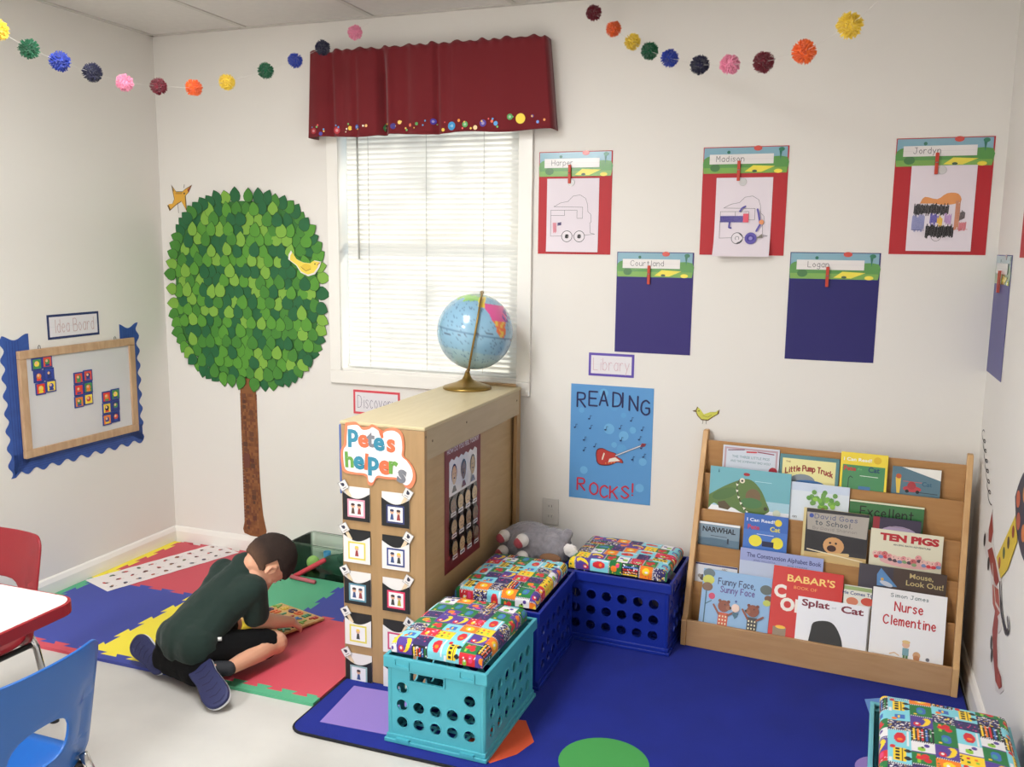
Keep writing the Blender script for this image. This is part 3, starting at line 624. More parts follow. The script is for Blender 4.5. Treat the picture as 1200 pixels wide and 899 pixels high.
MB().box(CX0+.03, CY1-.018, CZ, CX1-.02, CY1-.002, CZ+.012, M=M_).build('back_lip', MAPLE, cab, bevel=.002)
o = Bx(-.024, -.03, -.12, -.003, .03, .12).build('blue_paper', mat('blue_poster_paper', (70, 96, 160), .6), None, loc=(CX0-.005, -.90, .773), bevel=.002)
tag(o, 'blue paper hung on the far side of the cabinet, seen edge on', 'poster')

def plate(name, label, cat, x, z, wd, w_, h_, cdict=None, group=None, rot=0, wall='back', y=None, tilt=0):
    """root for something flat on a vertical face; local x right, z up, -y out"""
    rz = {'back': 0, 'left': PI/2, 'right': -PI/2}[wall]
    loc = {'back': (x, -.0008 if y is None else y, z), 'left': (.0008, x, z), 'right': (RW-.0008, x, z)}[wall]
    return thing(name, label, cat, loc, (0, tilt, rz), group)
# sign
sg = plate('paper_sign', 'white and orange cutout sign with coloured letters on the cabinet end', 'sign', 1.553, .716, 0, 0, 0, y=CY0-.0028)
cl = [(.018, .188), (.055, .193), (.075, .178), (.100, .182), (.112, .190), (.128, .184), (.150, .172), (.165, .180), (.195, .184), (.218, .168), (.224, .13), (.222, .10), (.240, .085), (.258, .06), (.262, .03), (.248, .004), (.228, .002), (.21, .022), (.16, .022), (.128, .022), (.112, -.002), (.096, 0), (.088, .024), (.04, .026), (.008, .032), (.0, .06), (.0, .10), (.012, .12), (.014, .15)]
def grow(p, k):
    cx = sum(a for a, b in p)/len(p); cy = sum(b for a, b in p)/len(p); return [(cx+(a-cx)*(1+k), cy+(b-cy)*(1+k*1.3)) for a, b in p]
cl = smoothline(cl+[cl[0]], 4)[:-1]
MB().prism(grow(cl, .05), -.0015, 0, 'y').build('sign_back', mat('coral_paper', (232, 128, 92), .6), sg)
P = Print(); P.poly(grow(cl, -.03), (238, 234, 236)); TL, OR, GR, GY = (50, 132, 158), (224, 108, 70), (104, 156, 70), (120, 122, 130)
for ch, x, z, h, c, r in (('p', .041, .134, .064, TL, .0), ('e', .080, .119, .064, OR, .05), ('t', .107, .122, .060, GY, 0), ('e', .138, .113, .066, TL, .03), ("'", .160, .122, .062, OR, .3), ('s', .181, .112, .064, OR, .0),
                       ('h', .026, .046, .056, GR, .03), ('e', .062, .044, .066, TL, 0), ('l', .088, .044, .058, OR, -.08), ('p', .116, .046, .066, TL, 0), ('e', .158, .036, .070, OR, .0), ('r', .190, .040, .064, GR, 0), ('s', .216, .014, .066, GY, -.2)):
    P.text(ch, x, z, h*.92, c, bold=.042, rot=r)
P.build('sign_letters', sg, off=.0016)
# pockets
cols_l = [('black', 'white', (226, 150, 170)), ('white', 'black', (222, 208, 90)), ('black', 'white', (90, 140, 160)), ('white', 'black', (222, 208, 90)), ('black', 'white', (150, 180, 180))]
cols_r = [('black', 'white', (50, 60, 110)), ('white', 'black', (50, 66, 130)), ('black', 'white', (220, 60, 100)), ('white', 'black', (200, 60, 110)), ('white', 'black', (90, 130, 90))]
names_ = ['topmost', 'second', 'third', 'fourth', 'lowest']; frn = {0: 'pink', 1: 'yellow', 2: 'light blue', 3: 'yellow', 4: 'pale grey'}; frr = {0: 'navy', 1: 'blue', 2: 'red', 3: 'magenta', 4: 'green'}
PB, PW = mat('black_card', (24, 24, 26), .6), mat('white_card', (226, 222, 220), .6)
for side, cs in ((0, cols_l), (1, cols_r)):
    for k, (fc, bc, pc) in enumerate(cs):
        x = 1.551+side*.146; zb = .578-k*.1475-(.004 if side else 0); pw, ph = .101, .096
        t = plate('card_pocket', '%s paper pocket with %s picture frame, %s in the %s column' % (fc, (frr if side else frn)[k], names_[k], 'right' if side else 'left'), 'pocket', x, zb, 0, 0, 0, y=CY0-.0015, group='paper job pockets on the cabinet end')
        Bx(0, -.0012, 0, pw, 0, ph+.020).build('pocket_back', PB if bc == 'black' else PW, t)
        arc = [(pw*i/12, ph-.020*math.sin(PI*i/12)) for i in range(13)]
        MB().prism([(0, 0), (pw, 0)]+arc[::-1], -.0042, -.0028, 'y').build('pocket_front', PB if fc == 'black' else PW, t)
        P = Print(); P.rect(.018, .012, .084, .074, pc); P.rect(.024, .018, .078, .068, (232, 230, 232))
        r_ = random.Random(k*2+side); nfig = 2 if k in (0, 2) or (side and k == 1) else 1
        for q in range(nfig):
            cx = .051+(q-(nfig-1)/2)*.024; c1, c2 = [(150, 60, 60), (60, 80, 130), (180, 160, 60), (90, 70, 60), (60, 60, 60)][r_.randrange(5)], [(240, 200, 90), (70, 50, 50), (60, 60, 90)][r_.randrange(3)]
            P.poly([(cx-.007, .024), (cx+.007, .024), (cx+.004, .044), (cx-.004, .044)], c1); P.disc(cx, .051, .0075, (214, 170, 140)); P.disc(cx, .056, .0075, c2, ry=.0045)
        P.build('job_picture', t, off=.0044)
        sx = .004 if side == 0 else pw-.004; a = -.55 if side == 0 else .5
        M2 = Matrix.Translation((sx, 0, ph+.022)) @ Matrix.Rotation(a, 4, 'Y')
        if (side, k) != (1, 4):
            c = Bx(-.006, -.0026, -.046, .006, -.0014, -.010, M=M2); c.build('craft_stick', mat('birch_stick', (222, 200, 168), .6), t)
            Bx(-.016, -.0052, -.016, .016, -.0044, .016, M=M2).build('name_tag', PW, t)
            P = Print(); P.frame(-.016, -.016, .016, .016, .0012, (120, 120, 120)); P.disc(0, .003, .006, (50, 50, 70)); P.disc(-.004, .008, .003, (50, 50, 70)); P.line([(-.007, -.009), (.007, -.009)], .002, (110, 110, 110))
            o = P.build('tag_print', t, off=.0054); o.data.transform(M2)
# feelings chart on the cabinet side
t = thing('feelings_chart', 'dark red feelings chart with faces on the cabinet side', 'poster', (CX1-.0255, -.590, .34), (0, 0, PI/2))
Bx(-.165, -.0008, 0, .165, 0, .462).build('chart_paper', mat('maroon_paper', (122, 44, 48), .45), t)
P = Print(); P.text('HOW DO YOU FEEL TODAY?', 0, .432, .017, (232, 214, 220), bold=.02, fit=.29)
P.rect(-.128, .06, .128, .40, (60, 50, 48)); sc = [(-.128, .40)]
P.poly([(-.128, .275), (.128, .275)]+[(.128-i*.256/12, .405+(.006 if i % 2 else -.004)) for i in range(13)], (226, 222, 226))
rr_ = random.Random(4)
skin_ = [(214, 180, 140), (120, 92, 74), (176, 150, 110), (200, 172, 130), (150, 120, 90)]
for i in range(3):
    cx = -.084+i*.084; P.disc(cx, .352, .024, (40, 34, 34), ry=.036); P.disc(cx, .346, .020, skin_[i], ry=.034); P.disc(cx, .336, .006, (110, 60, 56), ry=.003); P.disc(cx-.007, .352, .002, (30, 30, 30)); P.disc(cx+.007, .352, .002, (30, 30, 30)); P.poly([(cx-.022, .285), (cx+.022, .285), (cx+.008, .308), (cx-.008, .308)], [(60, 60, 70), (120, 60, 70), (80, 90, 130)][i])
for j in range(3):
    for i in range(4):
        cx, cz = -.096+i*.064, .240-j*.078; c = skin_[rr_.randrange(5)]
        P.disc(cx, cz, .026, tuple(int(a*.35) for a in c), ry=.030); P.disc(cx, cz-.003, .023, c, ry=.027); P.disc(cx-.008, cz, .0025, (30, 30, 30)); P.disc(cx+.008, cz, .0025, (30, 30, 30)); P.line([(cx-.008, cz-.013), (cx+.008, cz-.012+rr_.uniform(-.003, .003))], .002, (110, 50, 50)); P.rect(cx-.021, cz-.042, cx+.021, cz-.026, (222, 218, 222)); P.line([(cx-.014, cz-.034), (cx+.014, cz-.034)], .004, (60, 50, 60))
P.build('chart_print', t, off=.001, material=GLOSS_INK)

# ================================================================== globe
G = thing('desk_globe', 'light blue tabletop globe on a gold stand', 'globe', (1.664, -.170, CZ))
GOLD = mat('gold_metal', (150, 122, 62), .35, .75)
MB().lathe([(.0, 0), (.098, 0), (.100, .004), (.096, .010), (.070, .018), (.045, .026), (.022, .038), (.014, .052), (.010, .066), (.006, .074), (0, .075)], 40).build('base', GOLD, G, smooth=True)
gc = Vector((.050, -.040, .239)); gr = .152
camdir = Vector((1.36, -3.25, .30)).normalized(); ax = Vector((.150, .075, .98)).normalized()
pv = (camdir-ax*camdir.dot(ax)).normalized()
arcp = [gc+(ax*math.cos(a)+pv*math.sin(a))*(gr+.010) for a in [R(-6+ (192)*i/30) for i in range(31)]]
MB().tube(arcp, .0042, 8).build('meridian_arm', GOLD, G, smooth=True)
MB().tube([arcp[-1], arcp[-1]*.5+Vector((0, 0, .072))*.5, Vector((0, 0, .070))], .0055, 8).build('neck_post', GOLD, G, smooth=True)
for s_ in (1, -1): MB().ball(gc+ax*s_*(gr+.006), .008, 10, 6).build('pole_pin', GOLD, G, smooth=True)
NU, NV = 150, 76; gv = []; gcx = []
side_ = ax.cross(pv).normalized()    # points image-left or right
if side_.x < 0: side_ = -side_
def land(d):
    u, v, wz = d.dot(side_), d.dot(ax), d.dot(pv)
    n = noise.noise(d*5)*.09+noise.noise(d*12)*.04; sea = (136, 178, 204); c = sea
    if wz > -.2:
        # a southern continent tapering downward on the right, northern lands across the top
        t = (v+.0)/.75; ctr = .62-.32*max(0, t)*1.0+.10; wd = .06+.22*max(0, t)
        if .02 < v < .80 and abs(u-ctr+n) < wd: c = (214, 90, 150) if v > .42 else ((226, 120, 70) if noise.noise(d*9) > -.05 else (224, 190, 80))
        if v > .42 and abs(u-.72) < .10 and noise.noise(d*8) > .05: c = (120, 70, 150)
        if v+n > .80 and u < .10: c = (150, 200, 110)
        if v+n > .72 and -.05 < u < .12: c = (240, 210, 80)
        if v+n*.6 > .93: c = (150, 180, 150)
    else:
        if noise.noise(d*1.7+Vector((3, 1, 2)))+n > .12: c = [(150, 190, 110), (230, 200, 100), (220, 130, 90), (210, 130, 170)][int((noise.noise(d*2.6)+.5)*3.9) % 4]
    if c == sea:
        if abs(v) < .008: c = (96, 132, 160)
        elif abs(v+.02-.10*math.sin(u*3+.5)) < .007: c = (90, 110, 130)
        elif noise.noise(d*30) > .42: c = (104, 138, 164)
        elif v < -.45: c = (150, 184, 196)
    return lin(c)
for j in range(NV+1):
    th = PI*j/NV
    for i in range(NU):
        a = 2*PI*i/NU; d = ax*math.cos(th)+(pv*math.cos(a)+side_*math.sin(a))*math.sin(th); gv.append(gc+d*gr); gcx.append(land(d))
gf = [(j*NU+i, (j+1)*NU+i, (j+1)*NU+(i+1) % NU, j*NU+(i+1) % NU) for j in range(NV) for i in range(NU)]
color_mesh('sphere', gv, gf, gcx, inkmat('globe_ink', .22, .5), G)

# ================================================================== book display
ANG = R(-4.3); BO = Vector((2.589, -.282, RZ-.0005))
OAKL = wood('display_side_wood', (208, 166, 114), (196, 151, 99), (8, 8, 1.2), .45); OAKD = wood('display_shelf_wood', (182, 136, 84), (172, 124, 74), (1.2, 8, 8), .5)
bs = thing('book_display', 'wooden tiered book display rack standing against the back wall', 'bookcase', BO, (0, 0, ANG))
BWd, TH = .942, .020
sidep = [(0, 0), (.275, 0), (.275, .785), (.245, .785), (.022, .115), (.0, .100)]
for x in (0, BWd-TH): MB().prism(sidep, x, x+TH, 'x').build('side_panel', OAKL, bs, bevel=.003)
tz = [.10, .225, .36, .493, .626, .748]; tv = [.005]+[.02+.29*a for a in tz[1:]]
Bx(TH, .005, .0, BWd-TH, .019, .10).build('front_board', wood('display_front_wood', (189, 149, 106), (180, 139, 96), (1.2, 8, 8), .5), bs, bevel=.002)
for k in range(1, 6): Bx(TH, tv[k]+.002, tz[k]-.160 if k > 1 else .03, BWd-TH, tv[k]+.010, tz[k]).build('tier_board', OAKD, bs, bevel=.001)
for k in range(5): Bx(TH, tv[k]+.010 if k else .019, tz[k]-.068, BWd-TH, tv[k+1]+.002, tz[k]-.060).build('book_ledge', OAKD, bs)
def book(label, row, off, x0, x1, h, cover, draw=None, th=.005, hard=False):
    zb = tz[row]-.0595; vb = tv[row]+.016; vt = tv[row+1]-.004; tilt = math.atan2(vt-vb, tz[row+1]-zb)
    base = Vector((x0, vb, zb)); nrm = Vector((0, -math.cos(tilt), math.sin(tilt)))
    Mz = Matrix.Rotation(ANG, 4, 'Z'); loc = BO+Mz @ (base+nrm*(off+.001))
    t = thing('picture_book', label, 'book', loc, (-tilt, 0, ANG), 'picture books on the display rack'); w_ = x1-x0
    cm = mat('book_cover_%d_%d_%d' % cover, cover, .35)
    MB().box(0, -th*.5, 0, w_, -th*.5+.0009, h).box(0, th*.5-.0009, 0, w_, th*.5, h).box(0, -th*.5+.0009, 0, .001, th*.5-.0009, h).build('cover', cm, t)
    Bx(.001, -th*.5+.001, .002, w_-.003, th*.5-.001, h-.002).build('page_block', mat('page_paper', (236, 230, 216), .8), t)
    P = Print(); (draw or (lambda P, w, h: None))(P, w_, h)
    if P.k: P.build('cover_print', t, off=th*.5+.0001, material=inkmat('book_ink', .32, .15))
    return t
def dr_pig(P, w, h):
    P.rect(.0, 0, w, h, (206, 212, 224)); P.frame(.006, .0, w-.006, h-.006, .007, (190, 160, 170))
    P.text('THE THREE LITTLE PIGS', w/2, h-.045, .010, (90, 140, 150), fit=.14); P.text('AND THE SOMEWHAT BAD WOLF', w/2, h-.062, .009, (90, 140, 150), fit=.15); P.line([(.02, h-.018), (.08, h-.012)], .004, (120, 70, 90)); P.line([(.09, h-.020), (.125, h-.018)], .006, (210, 60, 70)); P.line([(.13, h-.016), (.19, h-.020)], .004, (150, 60, 90)); P.disc(w-.02, h-.085, .016, (170, 30, 50))
def dr_pump(P, w, h):
    P.rect(0, 0, w, h, (84, 132, 138)); P.rect(.010, 0, w-.012, h-.014, (234, 226, 160)); P.text('THE', .022, h-.030, .007, (120, 60, 40), align='l')
    P.hand('Little Pump Truck', w/2, h-.056, .020, .0042, (150, 50, 40), fit=w-.045, arc=-2.2); P.disc(.085, h-.095, .045, (130, 140, 150), ry=.026); P.disc(.11, h-.105, .055, (60, 110, 170), ry=.016); P.rect(.065, h-.125, .165, h-.100, (30, 60, 110)); P.disc(.165, h-.115, .012, (30, 30, 36)); P.rect(.03, h-.125, .07, h-.11, (210, 130, 60))
def dr_yellow(P, w, h):
    P.rect(0, 0, w, h, (240, 214, 60)); P.rect(.008, .02, w-.008, h-.045, (70, 140, 90)); P.text('I Can Read!', .01, h-.030, .012, (240, 240, 240), bold=.02, align='l', fit=.095); P.disc(w-.035, h-.022, .013, (220, 180, 30))
    P.text('Pete', .012, h-.066, .017, (200, 50, 60), bold=.03, align='l'); P.text('the', .066, h-.062, .009, (120, 190, 120)); P.text('Cat', w-.045, h-.066, .019, (20, 70, 100), bold=.03); P.line([((w*.62)-0.03, h-.082), ((w*.62)+0.03, (h-.082)-.001)], .0022, (230, 240, 230))
    P.line([(.03, h-.135), (.03, h-.095), (.036, h-.086), (.044, h-.092)], .0025, (20, 40, 50)); P.rect(.065, h-.135, .105, h-.120, (70, 120, 170)); P.disc(.012, .035, .06, (96, 140, 180), ry=.012) if False else None
def dr_car(P, w, h):
    P.rect(0, 0, w, h, (86, 120, 136)); P.poly([(.03, h), (w, h), (w, h-.038)], (238, 236, 228)); P.text('Cat', .115, h-.062, .016, (40, 90, 120), bold=.02); P.line([((.068)-0.03, h-.050), ((.068)+0.03, (h-.050)-.001)], .0022, (190, 90, 90)); P.line([((.120)-0.03, h-.086), ((.120)+0.03, (h-.086)-.001)], .0022, (30, 50, 60))
    P.poly([(.018, h-.095), (.028, h-.095), (.030, h-.040), (.020, h-.030), (.012, h-.040)], (232, 196, 80)); P.disc(.022, h-.034, .009, (190, 90, 50)); P.disc(.068, h-.076, .030, (190, 60, 70), ry=.011); P.disc(.066, h-.064, .014, (170, 50, 60)); P.disc(.052, h-.085, .006, (20, 20, 24)); P.disc(.086, h-.085, .006, (20, 20, 24))
def dr_croc(P, w, h):
    P.rect(0, 0, w, h, (112, 178, 190)); P.rect(0, 0, w, h*.50, (168, 206, 220)); P.rect(0, 0, w, h*.34, (234, 236, 240))
    P.poly(smoothline([(0, .115), (.05, .150), (.10, .178), (.135, .190), (.165, .182), (.195, .150), (.215, .110), (.228, .080), (.215, .066), (.19, .05), (.15, .055), (.12, .062), (.09, .075), (.05, .070), (.02, .085), (0, .06)], 3), (92, 122, 62))
    P.disc(.165, .125, .028, (120, 96, 66), ry=.030); P.disc(.06, .125, .05, (76, 112, 58), ry=.020, rot=.4); P.disc(.16, .10, .04, (74, 122, 72), ry=.02)
    P.poly([(.035, .090), (.06, .098), (.085, .075), (.075, .064), (.04, .068)], (88, 74, 50))
    pts = [(.112, .186), (.104, .165), (.105, .142), (.112, .118), (.122, .096), (.135, .078), (.146, .066)]
    P.line(pts, .003, (60, 50, 40))
    for a, b_ in pts[1:]: P.poly([(a-.005, b_+.004), (a+.006, b_+.001), (a-.001, b_-.007)], (240, 236, 220))
    P.disc(.122, .182, .010, (230, 222, 200)); P.disc(.122, .181, .004, (30, 30, 20)); P.disc(.137, .207, .012, (170, 30, 40), ry=.006); P.disc(.214, .085, .007, (60, 60, 40)); P.disc(.255, .072, .014, (206, 214, 190))
    P.line([((.20)-0.03, .185), ((.20)+0.03, (.185)-.001)], .0022, (186, 226, 234)); P.poly([(.03, .205), (.036, .205), (.033, .222)], (60, 110, 130))
def dr_tree(P, w, h):
    P.rect(0, 0, w, h, (222, 230, 238)); P.rect(0, h-.03, w, h, (206, 218, 236)); r_ = random.Random(3); 
    for i in range(34): a, q = r_.uniform(0, 2*PI), r_.uniform(0, 1)**.6; P.disc(.118+.052*q*math.cos(a), h-.052+.034*q*math.sin(a), .009, r_.choice([(120, 176, 70), (150, 200, 80), (90, 150, 60), (110, 160, 80)]), n=8)
    P.rect(.112, h-.12, .124, h-.085, (120, 90, 60)); P.text('on', .020, h-.132, .012, (60, 60, 60))
def dr_green(P, w, h): P.rect(0, 0, w, h, (52, 112, 62)); P.rect(0, h-.006, w, h, (226, 226, 200)); P.hand('Excellent,', .13, h-.052, .032, .0042, (16, 26, 20), fit=.185); P.line([((.15)-0.01, h-.09), ((.15)+0.01, (h-.09)-.001)], .0022, (16, 26, 20))
def dr_narw(P, w, h): P.rect(0, 0, w, h, (128, 150, 166)); P.rect(0, h-.008, w, h, (236, 238, 240)); P.rect(0, 0, w, h-.06, (96, 124, 144)); P.disc(.06, h-.075, .06, (84, 112, 132), ry=.016); P.text('NARWHAL', w*.5, h-.036, .020, (26, 30, 40), bold=.03, fit=.125); P.line([((w*.5)-0.03, h-.050), ((w*.5)+0.03, (h-.050)-.001)], .0022, (70, 80, 96)); P.rect(.110, h-.075, .116, h-.055, (40, 50, 70))
def dr_bluecat(P, w, h):
    P.rect(0, 0, w, h, (56, 104, 186)); P.rect(0, 0, w, h-.06, (70, 120, 200)); P.text('I Can Read!', .010, h-.028, .012, (236, 240, 246), bold=.02, align='l', fit=.10); P.disc(w-.035, h-.024, .013, (238, 214, 60)); P.text('Pete', .014, h-.058, .018, (190, 60, 90), bold=.03, align='l'); P.text('Cat', w-.045, h-.058, .018, (220, 210, 90), bold=.03)
    P.line([((w*.5)-0.03, h-.074), ((w*.5)+0.03, (h-.074)-.001)], .0022, (236, 240, 246)); P.disc(.045, h-.100, .024, (240, 226, 60), ry=.022); P.disc(w-.035, h-.100, .022, (240, 226, 60), ry=.022); P.rect(.070, h-.118, .112, h-.098, (24, 30, 70))
def dr_school(P, w, h):
    P.rect(0, 0, w, h, (40, 38, 44)); P.rect(0, 0, .010, h, (214, 196, 140)); P.rect(.010, 0, w, h*.36, (206, 176, 120)); P.poly([(.012, h-.014), (w, h-.010), (w-.004, h-.090), (.13, h-.085), (.016, h-.078)], (176, 168, 158)); P.poly([(.012, h*.42), (w-.01, h*.52), (w-.01, h*.62), (.012, h*.62)], (36, 34, 40))
    P.hand('David Goes', .112, h-.034, .016, .0024, (80, 90, 130), fit=.145); P.hand('to School.', .105, h-.057, .017, .0028, (70, 80, 90), fit=.125); P.disc(.028, h-.026, .008, (70, 90, 170)); P.hand('By David Shannon', .11, h-.074, .010, .0012, (120, 116, 116), fit=.15)
    P.disc(.110, h-.128, .036, (214, 160, 104), ry=.032); P.disc(.104, h-.138, .016, (60, 24, 20), ry=.012); P.disc(.098, h-.118, .004, (40, 30, 30)); P.disc(.118, h-.118, .004, (40, 30, 30)); P.line([(.06, h-.165), (.16, h-.155)], .012, (222, 190, 130)); P.line([(.02, h-.150), (.21, h-.172)], .004, (240, 226, 190))
def dr_purple(P, w, h): P.rect(0, 0, w, h, (54, 44, 70)); P.rect(0, 0, .022, h, (150, 36, 50)); P.disc(w*.55, h-.060, .065, (168, 150, 180), ry=.034); P.line([((w*.55)-0.03, h-.030), ((w*.55)+0.03, (h-.030)-.001)], .0022, (150, 130, 140))
def dr_pigs(P, w, h):
    P.rect(0, 0, w, h, (228, 222, 196)); P.text('TEN PIGS', w*.54, h-.036, .024, (186, 30, 44), bold=.06, fit=.19, rot=-.0); P.text('AN EPIC BATH ADVENTURE', w*.58, h-.052, .006, (60, 60, 60), bold=.02, fit=.12); r_ = random.Random(8)
    P.disc(w*.55, h-.108, .095, (232, 178, 178), ry=.018)
    for i in range(14):
        x, z = .02+i*.0155, h-.083-r_.uniform(0, .025); P.disc(x, z, .010, r_.choice([(226, 150, 150), (236, 190, 180), (206, 110, 110)])); P.disc(x+.003, z-.010, .008, r_.choice([(120, 140, 180), (210, 60, 70), (140, 170, 120), (90, 70, 80)]), ry=.006); P.disc(x-.002, z+.002, .0016, (40, 30, 30))
def dr_small(P, w, h): P.rect(0, 0, w, h, (224, 224, 228)); P.rect(0, h-.006, w, h, (60, 60, 110)); P.disc(.03, h-.055, .012, (90, 80, 80)); P.disc(.018, h-.05, .007, (150, 140, 130)); P.text('ABC', .11, h-.018, .008, (110, 90, 60))
def dr_constr(P, w, h): P.rect(0, 0, w, h, (158, 168, 214)); P.rect(0, 0, w, h-.046, (190, 200, 222)); P.text('The Construction Alphabet Book', w*.53, h-.030, .017, (46, 48, 110), bold=.012, fit=.265); P.text('JERRY PALLOTTA', w*.30, h-.044, .006, (90, 96, 140), fit=.08); P.text('BOB STAAKE', w*.70, h-.046, .006, (90, 96, 140), fit=.07)
def dr_mouse(P, w, h): P.rect(0, 0, w, h, (82, 66, 58)); P.rect(0, 0, w*.4, h, (70, 64, 74)); P.poly([(.062, h-.070), (.128, h-.066), (.100, h-.036), (.072, h-.006), (.060, h-.030)], (92, 140, 190)); P.disc(.092, h-.060, .022, (200, 204, 214), ry=.008, rot=-.3); P.disc(.078, h-.045, .005, (220, 170, 80)); P.text('Mouse,', w*.72, h-.028, .018, (206, 186, 130), bold=.01, fit=.075); P.text('Look Out!', w*.76, h-.054, .019, (206, 186, 130), bold=.01, fit=.118)
def dr_here(P, w, h): P.rect(0, 0, w, h, (222, 220, 210)); P.rect(0, h-.016, w, h-.003, (150, 170, 110)); P.text('He Comes To', w*.5, h-.032, .012, (40, 60, 120), bold=.02, fit=.10); P.disc(.03, h-.055, .020, (206, 120, 90), ry=.014); P.disc(.08, h-.050, .022, (200, 70, 50), ry=.014)
def dr_funny(P, w, h):
    P.rect(0, 0, w, h, (140, 178, 216)); P.hand('Funny Face,', w*.50, h-.050, .022, .0035, (40, 50, 96), fit=.135); P.hand('Sunny Face', w*.52, h-.078, .022, .0035, (90, 70, 140), fit=.125)
    for x, z, r1, c in ((.022, h-.016, .022, (86, 104, 112)), (.022, h-.040, .022, (200, 200, 80)), (.020, h-.066, .020, (120, 84, 60)), (w-.018, h-.045, .022, (90, 100, 96)), (w-.008, h-.075, .014, (120, 80, 60)), (w-.012, h-.092, .014, (190, 200, 90))): P.disc(x, z, r1, c, ry=r1*.8)
    P.line([(.018, 0), (.018, h-.08)], .004, (50, 90, 110)); P.line([(.018, h-.13), (.04, h-.115)], .003, (50, 90, 110)); P.disc(.040, h-.098, .012, (206, 60, 100))
    for x, c in ((.088, (206, 90, 60)), (w-.058, (60, 60, 64))):
        P.rect(x-.018, h-.20, x+.018, h-.152, c)
        for i in range(3):
            for j in range(3): P.rect(x-.014+i*.011, h-.195+j*.013, x-.009+i*.011, h-.189+j*.013, (236, 226, 190))
        P.disc(x, h-.128, .022, (140, 72, 50)); P.disc(x-.016, h-.110, .006, (120, 60, 44)); P.disc(x+.016, h-.110, .006, (120, 60, 44)); P.disc(x+(.018 if c[0] > 100 else -.018), h-.132, .010, (160, 96, 66), ry=.008); P.disc(x+(.025 if c[0] > 100 else -.025), h-.131, .004, (30, 24, 24)); P.disc(x+.004, h-.122, .0022, (30, 24, 24)); P.line([(x-.016, h-.160), (x-.038, h-.128)], .007, (140, 72, 50)); P.line([(x+.016, h-.160), (x+.038, h-.145)], .007, (140, 72, 50))
    P.disc(w*.52, h-.128, .015, (236, 206, 190)); P.poly([(w*.52-.012, h-.145), (w*.52+.014, h-.145), (w*.52, h-.168)], (70, 110, 130)); P.disc(w*.52, h-.104, .004, (60, 80, 150))
def dr_red(P, w, h): P.rect(0, 0, w, h, (206, 44, 42)); P.text("BABAR'S", w*.55, h-.050, .025, (246, 208, 120), bold=.02, fit=.165); P.text('BOOK OF', w*.48, h-.074, .011, (240, 170, 90), fit=.08); P.text('C', .030, h-.110, .044, (240, 232, 222), bold=.05); P.text('OL', .075, h-.155, .044, (240, 232, 222), bold=.05); P.rect(.016, .05, .062, .085, (150, 130, 110)); P.disc(.042, .085, .018, (246, 190, 60), ry=.006)
def dr_splat(P, w, h):
    P.rect(0, 0, w, h, (234, 234, 238)); P.text('Splat', .062, h-.030, .024, (120, 24, 50), bold=.03, fit=.095); P.text('and', .124, h-.026, .008, (170, 170, 180)); P.text('Cat', .186, h-.033, .024, (120, 24, 50), bold=.03, fit=.075)
    P.poly(smoothline([(.045, .04), (.052, .09), (.060, .122), (.10, .134), (.130, .125), (.155, .085), (.165, .04)], 4), (26, 26, 30))
def dr_nurse(P, w, h):
    P.rect(0, 0, w, h, (236, 234, 234)); P.hand('Simon James', w*.5, h-.026, .012, .0018, (60, 90, 90), fit=.12); P.hand('Nurse', w*.5, h-.072, .030, .0045, (190, 40, 50), fit=.088); P.hand('Clementine', w*.52, h-.120, .030, .0045, (190, 40, 50), fit=.165)
    x = w*.50; P.disc(x, .078+.022, .012, (226, 180, 150)); P.disc(x, .109, .013, (224, 190, 130), ry=.006); P.rect(x-.010, .063, x+.010, .088, (120, 160, 170)); P.rect(x-.008, .050, x-.001, .064, (90, 130, 80)); P.rect(x+.001, .050, x+.008, .064, (90, 130, 80)); P.disc(x+.035, .070, .012, (206, 160, 120)); P.disc(x+.035, .060, .010, (190, 130, 90)); P.disc(x+.070, .062, .006, (110, 110, 120)); P.line([(x-.05, .062), (x-.035, .068), (x-.02, .060)], .003, (222, 180, 130))
B_ = book
B_('pale grey picture book with patterned border, top tier far left', 4, 0, .084, .294, .172, (206, 212, 224), dr_pig)
B_('cream and teal picture book about a pump truck, top tier', 4, 0, .297, .508, .160, (84, 132, 138), dr_pump)
B_('yellow and green early reader book, top tier', 4, .0075, .512, .671, .191, (240, 214, 60), dr_yellow)
B_('small grey blue book with red car and slightly open cover, top tier right', 4, 0, .687, .845, .156, (86, 120, 136), dr_car)
B_('picture book with big green crocodile on teal sky', 3, .0075, .047, .346, .226, (112, 178, 190), dr_croc)
B_('white picture book with round green tree on its cover', 3, 0, .346, .551, .199, (222, 230, 238), dr_tree)
B_('dark green picture book with black handwritten title', 3, 0, .554, .800, .158, (52, 112, 62), dr_green)
B_('small grey blue book with black capital title, third tier left', 2, 0, .020, .175, .147, (128, 150, 166), dr_narw)
B_('bright blue early reader book with yellow spots', 2, .0065, .190, .349, .202, (56, 104, 186), dr_bluecat)
B_('dark picture book with round smiling face and grey title panel', 2, .0065, .401, .624, .250, (214, 196, 140), dr_school)
B_('dark purple book with red spine standing behind the cream pig book', 2, 0, .637, .793, .248, (54, 44, 70), dr_purple)
B_('cream picture book with red capitals above bathing pigs', 2, .0065, .633, .867, .206, (228, 222, 196), dr_pigs)
B_('small white book mostly hidden at the left of the fourth tier', 1, 0, .022, .180, .130, (224, 224, 228), dr_small)
B_('lavender blue alphabet picture book behind the red book', 1, .003, .187, .483, .212, (158, 168, 214), dr_constr)
B_('dark brown picture book with cream title above the white nurse book', 1, .003, .604, .886, .217, (82, 66, 58), dr_mouse)
B_('small book with blue title peeking between red and white books', 0, 0, .560, .652, .272, (222, 220, 210), dr_here)
B_('light blue picture book with two bears, bottom tier far left', 0, 0, .058, .311, .252, (140, 178, 216), dr_funny)
